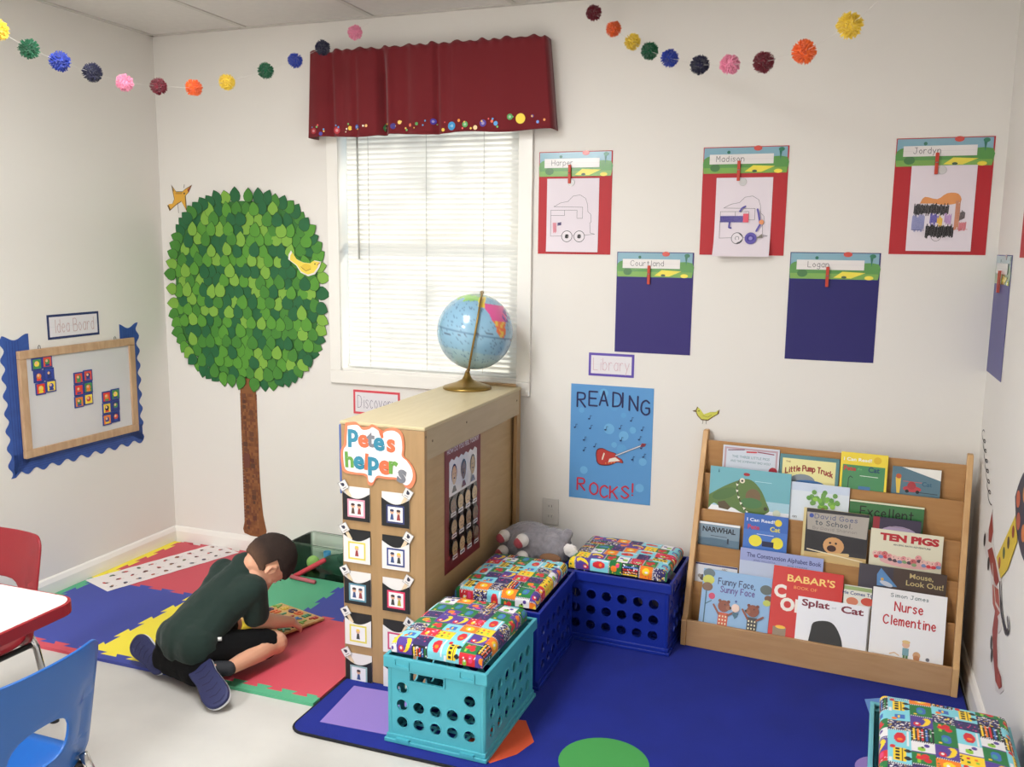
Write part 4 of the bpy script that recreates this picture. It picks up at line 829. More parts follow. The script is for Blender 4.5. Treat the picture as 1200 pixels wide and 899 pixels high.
B_('bright red picture book with gold capitals, bottom tier', 0, .0065, .313, .556, .303, (206, 44, 42), dr_red)
B_('white picture book with black shape, in front of the red book', 0, .013, .408, .647, .206, (234, 234, 238), dr_splat)
B_('large white picture book with red handwritten title, bottom right', 0, .0065, .656, .892, .281, (236, 234, 234), dr_nurse)
# ================================================================== things on the walls
PAPER = mat('drawing_paper', (228, 218, 226), .7)
def header(P, w, z0, z1, name, nw=.30):
    """printed scenery strip with a white name band"""
    h = z1-z0; P.rect(0, z0, w, z1, (128, 172, 190)); P.poly(smoothline([(0, z0), (0, z0+h*.55), (w*.15, z0+h*.72), (w*.4, z0+h*.70), (w*.7, z0+h*.62), (w, z0+h*.60), (w, z0)], 3), (84, 148, 70)); P.rect(0, z0, w, z0+h*.22, (118, 168, 74))
    P.disc(w*.14, z0+h*.22, w*.06, (60, 116, 60), ry=h*.15); P.rect(w*.28, z1-h*.36, w*.75, z1-h*.30, (50, 120, 80)); P.disc(w*.65, z1-h*.04, w*.05, (206, 70, 60), ry=h*.10); P.disc(w*.30, z1-h*.18, w*.02, (40, 110, 90)); P.poly([(w*.92, z1-h*.5), (w*.90, z1-h*.1), (w*.94, z1-h*.1)], (30, 110, 90)); P.disc(w*.93, z1-h*.10, w*.035, (40, 120, 90), ry=h*.08)
    P.poly([(w*.50, z0+h*.06), (w*.60, z0+h*.30), (w*.86, z0+h*.26), (w*.70, z0+h*.04)], (236, 220, 70)); P.disc(w*.90, z0+h*.07, w*.05, (240, 220, 70), ry=h*.08); P.disc(w*.62, z0+h*.08, w*.03, (60, 90, 60), ry=h*.05)
    P.rect(w*.07, z0+h*.36, w*.84, z0+h*.74, (228, 224, 222)); P.rect(w*.07, z0+h*.55, w*.84, z0+h*.555, (190, 180, 190))
    P.hand(name, w*(.32 if len(name) < 9 else .40), z0+h*.46, h*.22, .0018, (70, 70, 76), fit=len(name)*.0145)
def card(label, wall, x, z, w, h, c, name, clip=True, paper=None):
    t = plate('name_card', label, 'wall card', x, z, 0, 0, 0, wall=wall, group='name cards on the wall')
    Bx(0, -.0012, 0, w, 0, h).build('backing_sheet', mat('card_sheet_%d_%d_%d' % c, c, .5, coat=.1, spec=.3), t)
    P = Print(); header(P, w-.008, h-.097, h-.003, name); o = P.build('name_strip', t, off=.0016, material=GLOSS_INK); o.location.x = .003
    CL = mat('red_clip_wood', (196, 62, 40), .5)
    MB().box(w*.43-.0055, -.012, h-.125, w*.43+.0055, -.0085, h-.052).box(w*.43-.0055, -.0068, h-.125, w*.43+.0055, -.0036, h-.052).build('clothespin', CL, t, bevel=.001)
    MB().tube([(w*.43-.004, -.013, h-.085), (w*.43+.004, -.013, h-.085)], .002, 6).build('pin_spring', mat('pin_steel', (150, 150, 150), .3, .9), t)
    return t
RED, PUR = (182, 42, 50), (70, 54, 128)
card('red wall card with the truck outline drawing, right of the window', 'back', 1.904, 1.464, .303, .404, RED, 'Harper')
card('red wall card with the purple coloured truck drawing', 'back', 2.558, 1.469, .310, .400, RED, 'Madison')
card('red wall card with the black and orange scribbled drawing', 'back', 3.229, 1.480, .311, .402, RED, 'Jordyn')
card('blue purple wall card without a drawing, above the library sign', 'back', 2.236, 1.078, .302, .398, (48, 38, 112), 'Courtland')
card('blue purple wall card without a drawing, above the book display', 'back', 2.893, 1.084, .312, .399, (38, 34, 104), 'Logan')
card('blue purple wall card on the right wall by the corner', 'right', -.004, 1.078, .300, .404, (84, 82, 138), '')
card('red wall card on the right wall at the edge of view', 'right', -.425, 1.475, .303, .404, RED, '')
def drawing(label, x, z, w, h, draw, curl=0):
    t = plate('paper_drawing', label, 'drawing', x, z, 0, 0, 0, y=-.0028, group='children drawings clipped to red cards')
    fn = lambda u, v, k=0: (u, -.0012-k-curl*max(0, 1-v/.10)**2*(1+.6*(1-u/w)), v)
    vs = [fn(w*i/8, h*j/16) for j in range(17) for i in range(9)]; fs = [(j*9+i, j*9+i+1, (j+1)*9+i+1, (j+1)*9+i) for j in range(16) for i in range(8)]
    m = MB(); m.v = vs; m.f = fs; o = m.build('sheet', PAPER, t, smooth=True)
    P = Print(); draw(P, w, h); P.build('crayon_marks', t, fn=lambda a, b, k: fn(a, b, .0004+k), step=.00011)
    MB().lathe([(.0, 0), (.013, 0), (.015, .001), (.013, .002), (0, .002)], 18, M=Matrix.Translation((w*.47, -.002, h-.016)) @ Matrix.Rotation(PI/2, 4, 'X')).build('round_sticker', mat('clear_disc', (206, 204, 204), .2), t); return t
def truck(P, x, z, k, c=(70, 70, 76), w=.0012):
    P.line([(x+a*k, z+b*k) for a, b in ((0, 0), (0, .9), (.95, .9), (.95, .62), (1.15, .62), (1.15, 1.0), (.1, 1.02), (.35, 1.15), (.62, 1.2), (.8, 1.38), (1.05, 1.42), (1.25, 1.3), (1.32, 1.1), (1.34, .85), (1.45, .75), (1.46, .5), (1.42, .45), (1.44, .12), (1.6, .08), (1.3, .05), (0, 0))], w, c)
    P.line([(x, z+.72*k), (x+.5*k, z+.72*k), (x+.5*k, z+.9*k)], w, c)
    for a in (.6, 1.05):
        P.disc(x+a*k, z, .20*k, c); P.disc(x+a*k, z, .18*k, (230, 222, 228)); P.disc(x+a*k, z, .07*k, c); P.disc(x+a*k, z, .055*k, (230, 222, 228))
def d1(P, w, h): truck(P, .018, .062, .115); [P.line([(.030+.004*i, .075+.004*(i % 2)), (.028+.004*i, .115)], .0022, (230, 120, 140)) for i in range(4)]; [P.line([(.048, .105+.003*i), (.062, .108+.003*i)], .0024, (60, 50, 110)) for i in range(4)]; [P.line([(.018+.115*a-.006+.003*i, .056), (.018+.115*a-.004+.003*i, .069)], .0026, (30, 30, 30)) for a in (.6, 1.05) for i in range(4)]
def d2(P, w, h):
    truck(P, .020, .068, .110); r_ = random.Random(2)
    for i in range(26): P.line([(.020+.0033*i, .128), (.022+.0033*i, .150)], .0026, (84, 74, 160))
    for i in range(9): P.line([(.106+.0022*i, .128), (.106+.0022*i, .158)], .0026, (226, 90, 110))
    P.line([(.056, .128), (.054, .108), (.062, .106)], .006, (84, 74, 160)); P.disc(.136, .068, .022, (96, 84, 168)); P.disc(.136, .068, .015, (70, 58, 150)); P.disc(.136, .068, .007, (150, 140, 200)); P.line([(.155, .095), (.168, .12), (.160, .16), (.156, .175)], .007, (96, 88, 170)); P.disc(.172, .128, .009, (226, 150, 100)); P.line([(.092, .168), (.10, .180), (.112, .186)], .006, (96, 88, 170)); P.poly([(.155, .068), (.176, .085), (.18, .07)], (130, 124, 116))
def d3(P, w, h):
    r_ = random.Random(6); P.poly(smoothline([(.035, .165), (.05, .188), (.09, .180), (.12, .200), (.155, .198), (.165, .170), (.12, .160), (.08, .165)], 3), (226, 150, 90)); P.k += 1
    def scr(x0, x1, z0, z1, c, n, wd=.0028): P._layer(); [P.line([(x0+(x1-x0)*i/n, z0+r_.uniform(-.006, .006)), (x0+(x1-x0)*(i+.4)/n, z1+r_.uniform(-.006, .006))], wd, c, layer=False) for i in range(n)]
    scr(.018, .13, .128, .160, (38, 36, 38), 34); scr(.06, .15, .050, .088, (38, 36, 38), 30); scr(.15, .165, .08, .17, (206, 140, 110), 5); scr(.014, .055, .072, .122, (130, 140, 200), 14, .0018); scr(.072, .10, .095, .125, (110, 100, 180), 9); scr(.095, .112, .092, .118, (236, 190, 80), 6); scr(.118, .140, .095, .128, (190, 150, 200), 7); scr(.165, .188, .075, .10, (226, 120, 130), 9, .0018); scr(.165, .182, .11, .135, (60, 50, 50), 6, .0018)
    P.line([(.014, .074), (.055, .072)], .0014, (90, 90, 140)); P.line([(.155, .076), (.192, .076)], .0014, (190, 80, 90)); P.line([(.095+.017*math.cos(a/10*PI+PI), .055+.02*math.sin(a/10*PI+PI)) for a in range(11)], .0014, (120, 110, 110))
drawing('drawing of a truck outline barely coloured, on the leftmost red card', 1.940, 1.473, .216, .290, d1, .002)
drawing('drawing of a truck coloured purple and red, curling at its foot', 2.611, 1.464, .206, .292, d2, .024)
drawing('drawing scribbled in black and orange crayon', 3.284, 1.492, .208, .295, d3, .002)
def sign(label, wall, x, z, w, h, c, text, fitw, tx, col=(180, 150, 150)):
    t = plate('paper_label', label, 'label', x, z, 0, 0, 0, wall=wall)
    Bx(0, -.001, 0, w, 0, h).build('border_paper', mat('sign_%d_%d_%d' % c, c, .5), t); b_ = .010
    P = Print(); P.rect(b_, b_, w-b_, h-b_, (226, 222, 226)); P.line([(b_, h*.5), (w-b_, h*.5)], .0007, (200, 196, 210)); P.hand(text, tx, h*.26, h*.52, .0022, col, fit=fitw)
    P.build('lettering', t, off=.0012); return t
sign('white Library label with purple border above the blue poster', 'back', 2.130, .975, .188, .094, (92, 70, 168), 'Library', .148, .094, (206, 170, 180))
sign('white Idea Board label with navy border above the board', 'left', -.699, 1.087, .276, .103, (34, 48, 100), 'Idea Board', .215, .138, (190, 150, 150))
sign('white label with red border partly hidden behind the cabinet', 'back', 1.034, .735, .235, .110, (216, 70, 84), 'Discovery', .190, .117, (120, 110, 130))
# poster
t = plate('wall_poster', 'light blue READING ROCKS poster beside the book display', 'poster', 2.058, .455, 0, 0, 0)
w_, h_ = .344, .482; Bx(0, -.0008, 0, w_, 0, h_).build('poster_sheet', mat('poster_sheet_blue', (96, 164, 214), .4), t)
P = Print(); P.rect(0, 0, w_, h_, (89, 150, 206)); r_ = random.Random(12); 
for i in range(14): P.disc(r_.uniform(.03, w_-.03), r_.uniform(.02, h_-.03), r_.uniform(.01, .028), r_.choice([(92, 158, 210), (108, 172, 218), (98, 162, 212), (104, 170, 216)]), n=24)
for (ch, x, z, a) in [('R', .028, .388, .02), ('E', .078, .396, .0), ('A', .122, .400, -.02), ('D', .178, .398, 0), ('I', .212, .398, 0), ('N', .246, .388, -.03), ('G', .294, .374, -.06)]: P.hand(ch, x, z, .058, .0072, (26, 32, 84), align='l', fit={'I': .006}.get(ch, .034))
for (ch, x, z) in [('R', .036, .036), ('O', .090, .022), ('C', .134, .014), ('K', .176, .014), ('S', .222, .020), ('!', .268, .034)]: P.hand(ch, x, z, .050, .0068, (196, 44, 66), align='l', fit={'!': .002}.get(ch, .032))
gb = smoothline([(.115, .165), (.128, .150), (.160, .150), (.185, .158), (.205, .168), (.228, .166), (.222, .182), (.205, .190), (.195, .205), (.165, .212), (.140, .222), (.118, .216), (.112, .195), (.115, .165)], 3)
P.poly(gb, (90, 30, 40)); P.poly([(.17+(x-.17)*.93, .185+(z-.185)*.90) for x, z in gb], (186, 56, 50)); P.poly([(.165, .165), (.200, .172), (.215, .175), (.195, .188), (.170, .180)], (236, 226, 214)); P.line([(.140, .175), (.147, .200)], .006, (236, 220, 200)); P.line([(.195, .195), (.305, .248)], .007, (90, 90, 110)); P.line([(.197, .196), (.300, .246)], .004, (214, 214, 220)); P.poly([(.296, .240), (.314, .243), (.320, .256), (.302, .256)], (150, 50, 50)); [P.disc(.155+i*.012, .160+i*.002, .0028, (226, 140, 60)) for i in range(4)]
for i, (x, z) in enumerate([(.08, .34), (.085, .30), (.02, .30), (.06, .205), (.105, .225), (.255, .345), (.30, .31), (.29, .27), (.30, .235), (.265, .185), (.31, .20), (.215, .26), (.06, .25), (.15, .30), (.21, .31)]):
    P.disc(x, z, .0042, (30, 50, 100), ry=.003); P.line([(x+.0035, z), (x+.005, z+.014), (x+.011, z+.013)], .0018, (30, 50, 100))
P.build('poster_print', t, off=.001, step=.00008)
# outlet
t = plate('wall_outlet', 'white electrical outlet plate low on the wall beside the plush toy', 'outlet', 1.943, .325, 0, 0, 0)
WP = mat('outlet_plastic', (206, 202, 196), .4); Bx(0, -.006, 0, .072, 0, .114).build('cover_plate', WP, t, bevel=.002)
for z in (.022, .066):
    Bx(.020, -.009, z, .052, -.006, z+.028).build('socket', WP, t, bevel=.002); MB().box(.029, -.0094, z+.012, .031, -.009, z+.021).box(.041, -.0094, z+.012, .043, -.009, z+.021).build('slot', mat('slot_black', (50, 48, 46), .6), t)

# ---- idea board
t = plate('magnet_board', 'oak framed whiteboard on the left wall holding magnet tiles', 'whiteboard', -.862, .618, 0, 0, 0, wall='left')
w_, h_ = .625, .439; OAK = wood('board_frame_wood', (200, 166, 132), (184, 148, 114), (8, 8, 2), .5); fw = .034
MB().box(0, -.022, 0, w_, -.004, fw).box(0, -.022, h_-fw, w_, -.004, h_).box(0, -.022, fw, fw, -.004, h_-fw).box(w_-fw, -.022, fw, w_, -.004, h_-fw).build('frame', OAK, t, bevel=.0025)
Bx(fw-.004, -.014, fw-.004, w_-fw+.004, -.006, h_-fw+.004).build('writing_surface', mat('whiteboard', (214, 212, 214), .18), t)
for x in (.108, .518): MB().tube([(x-.006, -.010, h_-.001), (x-.005, -.010, h_+.010), (x, -.010, h_+.014), (x+.005, -.010, h_+.010), (x+.006, -.010, h_-.001)], .0016, 6).build('hanging_loop', mat('pin_steel', (150, 150, 150), .3, .9), t)
t2 = plate('scalloped_border', 'wavy blue paper border framing the whiteboard on the left wall', 'border trim', 0, 0, 0, 0, 0, wall='left')
BLU = mat('border_blue_paper', (50, 84, 160), .55, var=.12, vscale=30)
def wavy(u0, u1, base, amp, n):
    return [(u0+(u1-u0)*i/(n*8), base+amp*math.sin(2*PI*i/8)) for i in range(n*8+1)]
ls = [(b_, a) for a, b_ in wavy(.548, 1.115, -.922, .010, 8)]
def strip2(pts): return MB().prism(pts, -.0016, -.0004, 'y').build('border_strip', BLU, t2)
tp = lambda x0, x1: [(x0+(x1-x0)*i/12, 1.112+.011*math.cos(2*PI*i/12*1.0+.3)) for i in range(13)]
strip2([(b_, a) for b_, a in ls]+tp(-.918, -.795)+[(-.795, 1.03), (-.83, 1.03), (-.83, .60), (-.90, .548)])
strip2([(-.905, .548)]+[(a, b_) for a, b_ in wavy(-.90, -.195, .560, .010, 9)]+[(-.195, .64), (-.905, .64)])
rs = [(b_, a) for a, b_ in wavy(.560, 1.11, -.196, .010, 8)]
strip2(rs+tp(-.305, -.190)[::-1]+[(-.305, 1.03), (-.27, 1.03), (-.27, .60)])
P = Print()
for i in range(5): P.line([(-.900+i*.013, .59), (-.900+i*.013, 1.10)], .0022, (38, 62, 130)); P.line([(-.28+i*.013, .60), (-.28+i*.013, 1.10)], .0022, (38, 62, 130)); P.line([(-.88, .572+i*.010), (-.22, .572+i*.010)], .0018, (38, 62, 130))
P.build('ribbed_print', t2, off=.0017)
mc = [(226, 60, 50), (244, 208, 60), (48, 70, 160), (236, 130, 50), (50, 60, 140), (250, 220, 80), (40, 50, 120), (220, 80, 60), (70, 140, 80)]
for q, (y0, z0, lb) in enumerate([(-.800, .868, 'set of six coloured magnet tiles at the upper left of the board'), (-.600, .783, 'set of six coloured magnet tiles in the middle of the board'), (-.450, .678, 'set of six coloured magnet tiles at the lower right of the board')]):
    t = plate('magnet_tiles', lb, 'magnet', y0, z0, 0, 0, 0, wall='left', group='magnet tile sets on the board'); t.location.x = .0150
    r_ = random.Random(q+2)
    for j in range(3):
        for i in range(2):
            x, z = i*.052+(.006*(2-j) if q == 0 else (.002*j)) - (.004 if q == 0 else 0), j*.0515+i*.004
            c = r_.choice(mc); o = Bx(x+.001, -.004, z, x+.051, 0, z+.0505).build('magnet_tile', mat('foam_magnet_blue', (44, 62, 140), .5), t, bevel=.0015)
            P = Print(); P.rect(x+.006, z+.006, x+.045, z+.045, c); c2, c3 = r_.choice(mc), r_.choice(mc); P.disc(x+.025, z+.026, .012, c2 if c2 != c else (30, 30, 50)); P.disc(x+.022, z+.030, .006, (236, 190, 150)); P.rect(x+.014, z+.008, x+.036, z+.016, c3); P.build('tile_print', t, off=.0042)

# ---- tree decal
t = plate('tree_decal', 'large paper tree with layered green leaves on the back wall', 'wall decal', .468, .095, 0, 0, 0)
Z0 = .095
tp_ = [(-.046, .80), (-.048, .55), (-.046, .42), (-.040, .30), (-.040, .18), (-.044, .08), (-.052, 0), (.070, 0), (.060, .10), (.050, .22), (.046, .36), (.046, .50), (.042, .62), (.040, .80)]
MB().prism(smoothline(tp_, 3), -.0012, 0, 'y').build('trunk', mat('trunk_paper', (134, 84, 46), .7, var=.12, vscale=25), t)
P = Print(); r_ = random.Random(3)
for i in range(9):
    for j in range(46):
        x, z = -.044+i*.0105, .010+j*.0150
        if abs(x+.005+(.01 if z < .12 else 0)) > .046 or z > .74: continue
        P.k = 1; P.hold = True; P.rect(x-.005, z-.007, x+.005, z+.007, r_.choice([(136, 84, 46), (128, 78, 42), (144, 92, 52), (120, 72, 40), (112, 62, 38)]))
P.hold = False
for i in range(26): x, z = r_.choice([-.026, .012]), .03+i*.026; a = .006+r_.random()*.006; P.rect(x-a, z-a, x+a, z+a, r_.choice([(96, 50, 36), (104, 62, 40), (90, 54, 38)]))
P.rect(-.038, .33, -.002, .40, (108, 58, 46)); P.build('trunk_bricks', t, off=.0013)
LG = [mat('leaf_green', (66, 130, 44), .6), mat('leaf_dark_green', (28, 98, 54), .6), mat('leaf_light_green', (124, 172, 62), .6), mat('leaf_mid_green', (84, 148, 46), .6)]
def leafpts(s_): return [(x*s_, z*s_) for x, z in ((0, -.5), (.24, -.47), (.40, -.30), (.46, -.05), (.38, .20), (.20, .42), (0, .60), (-.20, .42), (-.38, .20), (-.46, -.05), (-.40, -.30), (-.24, -.47))]
def leaf_mesh(k):
    me = MB().prism(leafpts(.060), -.0009, -.0003, 'y').mesh('leaf', LG[k]); n = len(me.polygons)
    o_ = MB().prism(leafpts(.060), -.0009, -.0003, 'y'); q = len(o_.v); o_.prism([(x*1.07, z*1.07) for x, z in leafpts(.060)], -.0003, 0, 'y'); nf = len(o_.f)
    m2 = o_.mesh('leaf', LG[k]); m2.materials.append(mat('leaf_outline', (44, 78, 36), .7))
    for p in m2.polygons:
        if min(p.vertices) >= q: p.material_index = 1
    bpy.data.meshes.remove(me); return m2
leafme = {k: leaf_mesh(k) for k in range(4)}
CE = 2.5
def crown_in(x, z, g=0):
    u = x/(.442-g); v = (z-1.178)/(.458-g); return abs(u)**CE+abs(v)**CE <= 1
def rim(a, g): return ((.442-g)*math.copysign(abs(math.cos(a))**(2/CE), math.cos(a)), 1.178+(.458-g)*math.copysign(abs(math.sin(a))**(2/CE), math.sin(a)))
MB().prism([rim(2*PI*i/60, .045) for i in range(60)], -.0012, -.0002, 'y').build('crown_backing', mat('crown_backing_paper', (52, 112, 46), .7), t)
leaves = []
for i in range(62):
    a = 2*PI*i/62; x, z = rim(a, .022+r_.uniform(-.004, .006)); ox = x; oz = z-1.178; ang = math.atan2(ox, oz) if oz > -.2 else math.atan2(ox, oz)+r_.uniform(-.5, .5); leaves.append((x, z, ang+r_.uniform(-.25, .25), 0))
inner = []; sx, sz = .0490, .0475; row = 0; zz = 1.178-.43
while zz < 1.62:
    xx = -.45+(sx/2 if row % 2 else 0)
    while xx < .45:
        if crown_in(xx, zz, .048): inner.append((xx+r_.uniform(-.007, .007), zz+r_.uniform(-.006, .006), r_.uniform(-.35, .35), row))
        xx += sx
    zz += sz; row += 1
r_.shuffle(inner); leaves += inner; print('leaves', len(leaves))
for n_, (x, z, ang, q) in enumerate(leaves):
    k = r_.choices([0, 1, 2, 3], [3, 3, 2.6, 3])[0]
    link('leaf', leafme[k], t, (x, -.0016-(n_ % 8)*.00085, z), (r_.uniform(-.01, .01), ang, 0)).scale = (r_.uniform(.90, 1.10), 1, r_.uniform(.9, 1.1))
# birds
def bird(label, x, z, pts, extra, y=None, sc=1.0):
    t = plate('bird_decal', label, 'wall decal', x, z, 0, 0, 0, y=y); t.scale = (sc, 1, sc); cx = sum(a for a, _ in pts)/len(pts); cz = sum(b_ for _, b_ in pts)/len(pts)
    MB().prism([(cx+(a-cx)*1.12, cz+(b_-cz)*1.16) for a, b_ in pts], -.0009, 0, 'y').build('paper_edge', mat('bird_edge_%s' % ('w' if y else 'd'), (232, 228, 220) if y else (110, 84, 40), .6), t)
    P = Print(); extra(P); P.build('bird_print', t, off=.0010); return t
b1 = [(-.048, -.022), (-.030, -.020), (-.022, -.005), (-.030, .035), (-.014, .016), (.010, .016), (.018, .022), (.044, .034), (.032, .014), (.020, .004), (.022, -.040), (.004, -.012), (-.016, -.022), (-.040, -.038)]
def e1(P): P.poly(b1, (222, 168, 60)); P.poly([(.030, .024), (.046, .036), (.034, .016)], (150, 70, 50)); P.disc(.018, .012, .003, (60, 40, 30)); P.line([(-.010, -.018), (-.008, -.050)], .0016, (90, 80, 70)); P.line([(-.030, .034), (-.024, .020)], .003, (90, 80, 60)); P.line([(-.016, .012), (.008, .012)], .003, (170, 120, 50)); P.line([(.018, .030), (.020, .040)], .002, (90, 90, 80))
bird('orange yellow bird decal flying at the upper left of the tree', .118, 1.705, b1, e1, sc=1.45)
b2 = [(-.070, .030), (-.060, .044), (-.040, .016), (-.010, .004), (.020, .002), (.035, .012), (.062, .008), (.054, -.012), (.036, -.034), (.008, -.042), (-.022, -.030), (-.040, -.006), (-.072, .014)]
def e2(P): P.poly(b2, (238, 214, 84)); P.disc(.002, -.014, .022, (228, 196, 66), ry=.014); P.line([(-.022, -.012), (0, -.028), (.022, -.020)], .0018, (120, 90, 40)); P.disc(.042, .0, .003, (50, 40, 30)); P.line([(.052, -.004), (.066, .006)], .003, (200, 110, 60)); P.line([(.0, -.042), (.002, -.052)], .0016, (90, 80, 60))
bird('pale yellow bird cutout with white edge on the tree crown', .806, 1.405, b2, e2, y=-.0105, sc=1.15)
b3 = [(-.046, .008), (-.034, .012), (-.030, .024), (-.020, .016), (-.006, -.002), (.016, .008), (.040, .010), (.048, .020), (.046, .004), (.028, -.008), (.010, -.022), (-.014, -.022), (-.028, -.008), (-.034, .004)]
def e3(P): P.poly(b3, (208, 206, 86)); P.line([(-.046, .008), (-.034, .008)], .004, (110, 80, 50)); P.disc(-.026, .010, .0026, (50, 50, 30)); P.line([(-.008, -.024), (-.010, -.040)], .0015, (90, 80, 60)); P.line([(.004, -.024), (.004, -.040)], .0015, (90, 80, 60)); P.line([(-.010, -.008), (.010, -.012), (.024, -.002)], .0016, (130, 120, 50))
bird('small yellow green bird decal above the left end of the book display', 2.608, .850, b3, e3)
# right wall decal: long red guitar shape, dotted yellow band, curls
t = plate('guitar_decal', 'tall red guitar decal with dotted yellow band on the right wall', 'wall decal', 0, 0, 0, 0, 0, wall='right')
gpts = [(.375, .677), (.329, .583), (.261, .571), (.279, .526), (.351, .507), (.464, .476), (.487, .438), (.575, .402), (.554, .352), (.551, .301), (.594, .256), (.666, .245), (.70, .214), (.769, .237), (.813, .27), (.784, .296), (.714, .296), (.661, .375), (.698, .404), (.657, .469), (.594, .507), (.629, .527), (.514, .563), (.44, .585), (.43, .622)]
MB().prism(gpts, -.0010, 0, 'y').build('paper_edge', mat('decal_white', (216, 210, 206), .5), t)
P = Print(); RD = (150, 56, 50)
P.poly([(.372, .668), (.345, .600), (.36, .565), (.41, .575), (.425, .618)], RD); P.poly([(.36, .535), (.47, .495), (.56, .485), (.60, .515), (.51, .550), (.43, .568)], RD); P.poly([(.50, .470), (.535, .420), (.62, .410), (.66, .44), (.60, .49)], (176, 84, 70))
P.poly([(.585, .43), (.57, .35), (.625, .285), (.69, .24), (.755, .245), (.79, .27), (.765, .288), (.70, .290), (.655, .35), (.645, .41)], RD); P.disc(.735, .262, .028, (172, 76, 66), ry=.018)
for a_, b_ in ((.290, .548), (.40, .503), (.575, .310), (.600, .280)): P.disc(a_, b_, .018, (44, 40, 44), ry=.022)
P.line([(.47, .525), (.58, .44), (.66, .445)], .010, (214, 200, 192)); P.build('guitar_print', t, off=.0011)
MB().prism([(.528, .566), (.623, .533), (.71, .591), (.799, .702), (.75, .765), (.626, .652)], -.0026, -.0018, 'y').build('dotted_band', mat('decal_yellow', (220, 190, 60), .5), t)
P = Print(); [P.disc(.585+i*.052, .568+i*.048, .018, c, ry=.018) for i, c in enumerate([(170, 80, 50), (90, 100, 60), (90, 70, 60), (150, 70, 50)])]; P.build('band_dots', t, off=.0027)
MB().prism(smoothline([(.722, .809), (.77, .87), (.85, .92), (.98, .90), (1.03, .80), (.99, .70), (.88, .69), (.775, .735)], 3), -.0036, -.0027, 'y').build('dark_blob', mat('decal_navy', (54, 52, 72), .5), t)
P = Print(); [P.disc(a, b_, .026, c, ry=.024) for a, b_, c in ((.770, .815, (196, 100, 70)), (.80, .76, (180, 90, 70)), (.85, .85, (214, 140, 80)), (.88, .75, (206, 120, 70)))]; P.build('blob_dots', t, off=.0038)
P = Print(); P.line(smoothline([(.629, .519), (.66, .48), (.697, .451), (.772, .428), (.807, .449), (.784, .472)], 4), .016, (40, 38, 42)); P.build('black_hook', t, off=.0040)
t = plate('swirl_decal', 'thin black curly line decal on the right wall', 'wall decal', 0, 0, 0, 0, 0, wall='right')
pts = []
for i in range(7*14+1):
    a = 2*PI*i/14; s_ = i/(7*14); pts.append((.045+.27*s_+.034*math.cos(a), .870-.185*s_+.011*math.sin(a)))
P = Print(); P.line(pts, .0042, (60, 56, 60)); P.build('curly_line', t, off=.0002)

# ================================================================== pom-pom garlands
pm = MB(); r_ = random.Random(77); pm.ball((0, 0, 0), .024, 12, 8)
for i in range(420):
    z = r_.uniform(-1, 1); a = r_.uniform(0, 2*PI); s_ = math.sqrt(1-z*z); d = Vector((s_*math.cos(a), s_*math.sin(a), z)); o_ = d.orthogonal().normalized(); q = d.cross(o_)
    L = r_.uniform(.029, .037); e = .0026; dd = (d+Vector((r_.uniform(-.2, .2), r_.uniform(-.2, .2), r_.uniform(-.2, .2)))).normalized()
    pm.add([d*.018+o_*e, d*.018-o_*e*.5+q*e, d*.018-o_*e*.5-q*e, dd*L+o_*e*.55, dd*L-o_*e*.3+q*e*.5, dd*L-o_*e*.3-q*e*.5], [(0, 1, 4, 3), (1, 2, 5, 4), (2, 0, 3, 5), (3, 4, 5)])
PC = dict(yellow=(238, 206, 70), green=(22, 96, 62), blue=(42, 66, 168), navy=(28, 28, 60), pink=(240, 150, 180), maroon=(116, 24, 42), orange=(240, 110, 44))
def yarn(c): return mat('yarn_'+c, PC[c], .9, sheen=.3)
pmesh = pm.mesh('pompom', yarn('blue'))
def garland(label, items, ends):
    t = thing('pompom_garland', label, 'garland', items[0][1]); o0 = Vector(items[0][1])
    pts = [Vector(ends[0])]+[Vector(p) for _, p in items]+[Vector(ends[1])]
    MB().tube([p-o0 for p in pts], .0004, 4).build('string', mat('white_string', (225, 220, 214), .8), t)
    for i, (c, p) in enumerate(items):
        o = link('pompom', pmesh, t, Vector(p)-o0, (i*1.3, i*.7, i*2.1), c+' yarn pompom'); o.material_slots[0].link = 'OBJECT'; o.material_slots[0].material = yarn(c)
        k = r_.uniform(.80, .88); o.scale = (k, k, k)
garland('yarn pompom garland hanging across the left corner past the valance', [('yellow', (.851, -1.574, 2.065)), ('green', (.858, -1.48, 2.034)), ('blue', (.872, -1.387, 2.016)), ('navy', (.860, -1.253, 2.009)), ('pink', (.856, -1.115, 2.002)), ('maroon', (.867, -.971, 2.014)),
        ('orange', (.891, -.823, 2.032)), ('yellow', (.922, -.678, 2.075)), ('green', (.981, -.523, 2.139)), ('blue', (1.05, -.427, 2.190)), ('navy', (1.117, -.338, 2.251)), ('pink', (1.207, -.242, 2.323))], ((.845, -1.70, 2.10), (1.30, -.13, H-.004)))
garland('yarn pompom garland hanging toward the camera right of the window', [('maroon', (2.153, -.134, 2.352)), ('orange', (2.245, -.197, 2.275)), ('yellow', (2.332, -.267, 2.21)), ('green', (2.41, -.343, 2.159)), ('blue', (2.504, -.47, 2.106)), ('navy', (2.622, -.594, 2.055)),
        ('pink', (2.729, -.728, 2.025)), ('maroon', (2.838, -.865, 2.0)), ('orange', (2.951, -1.058, 1.982)), ('yellow', (3.057, -1.262, 1.992))], ((2.09, -.09, H-.004), (3.15, -1.44, 2.03)))
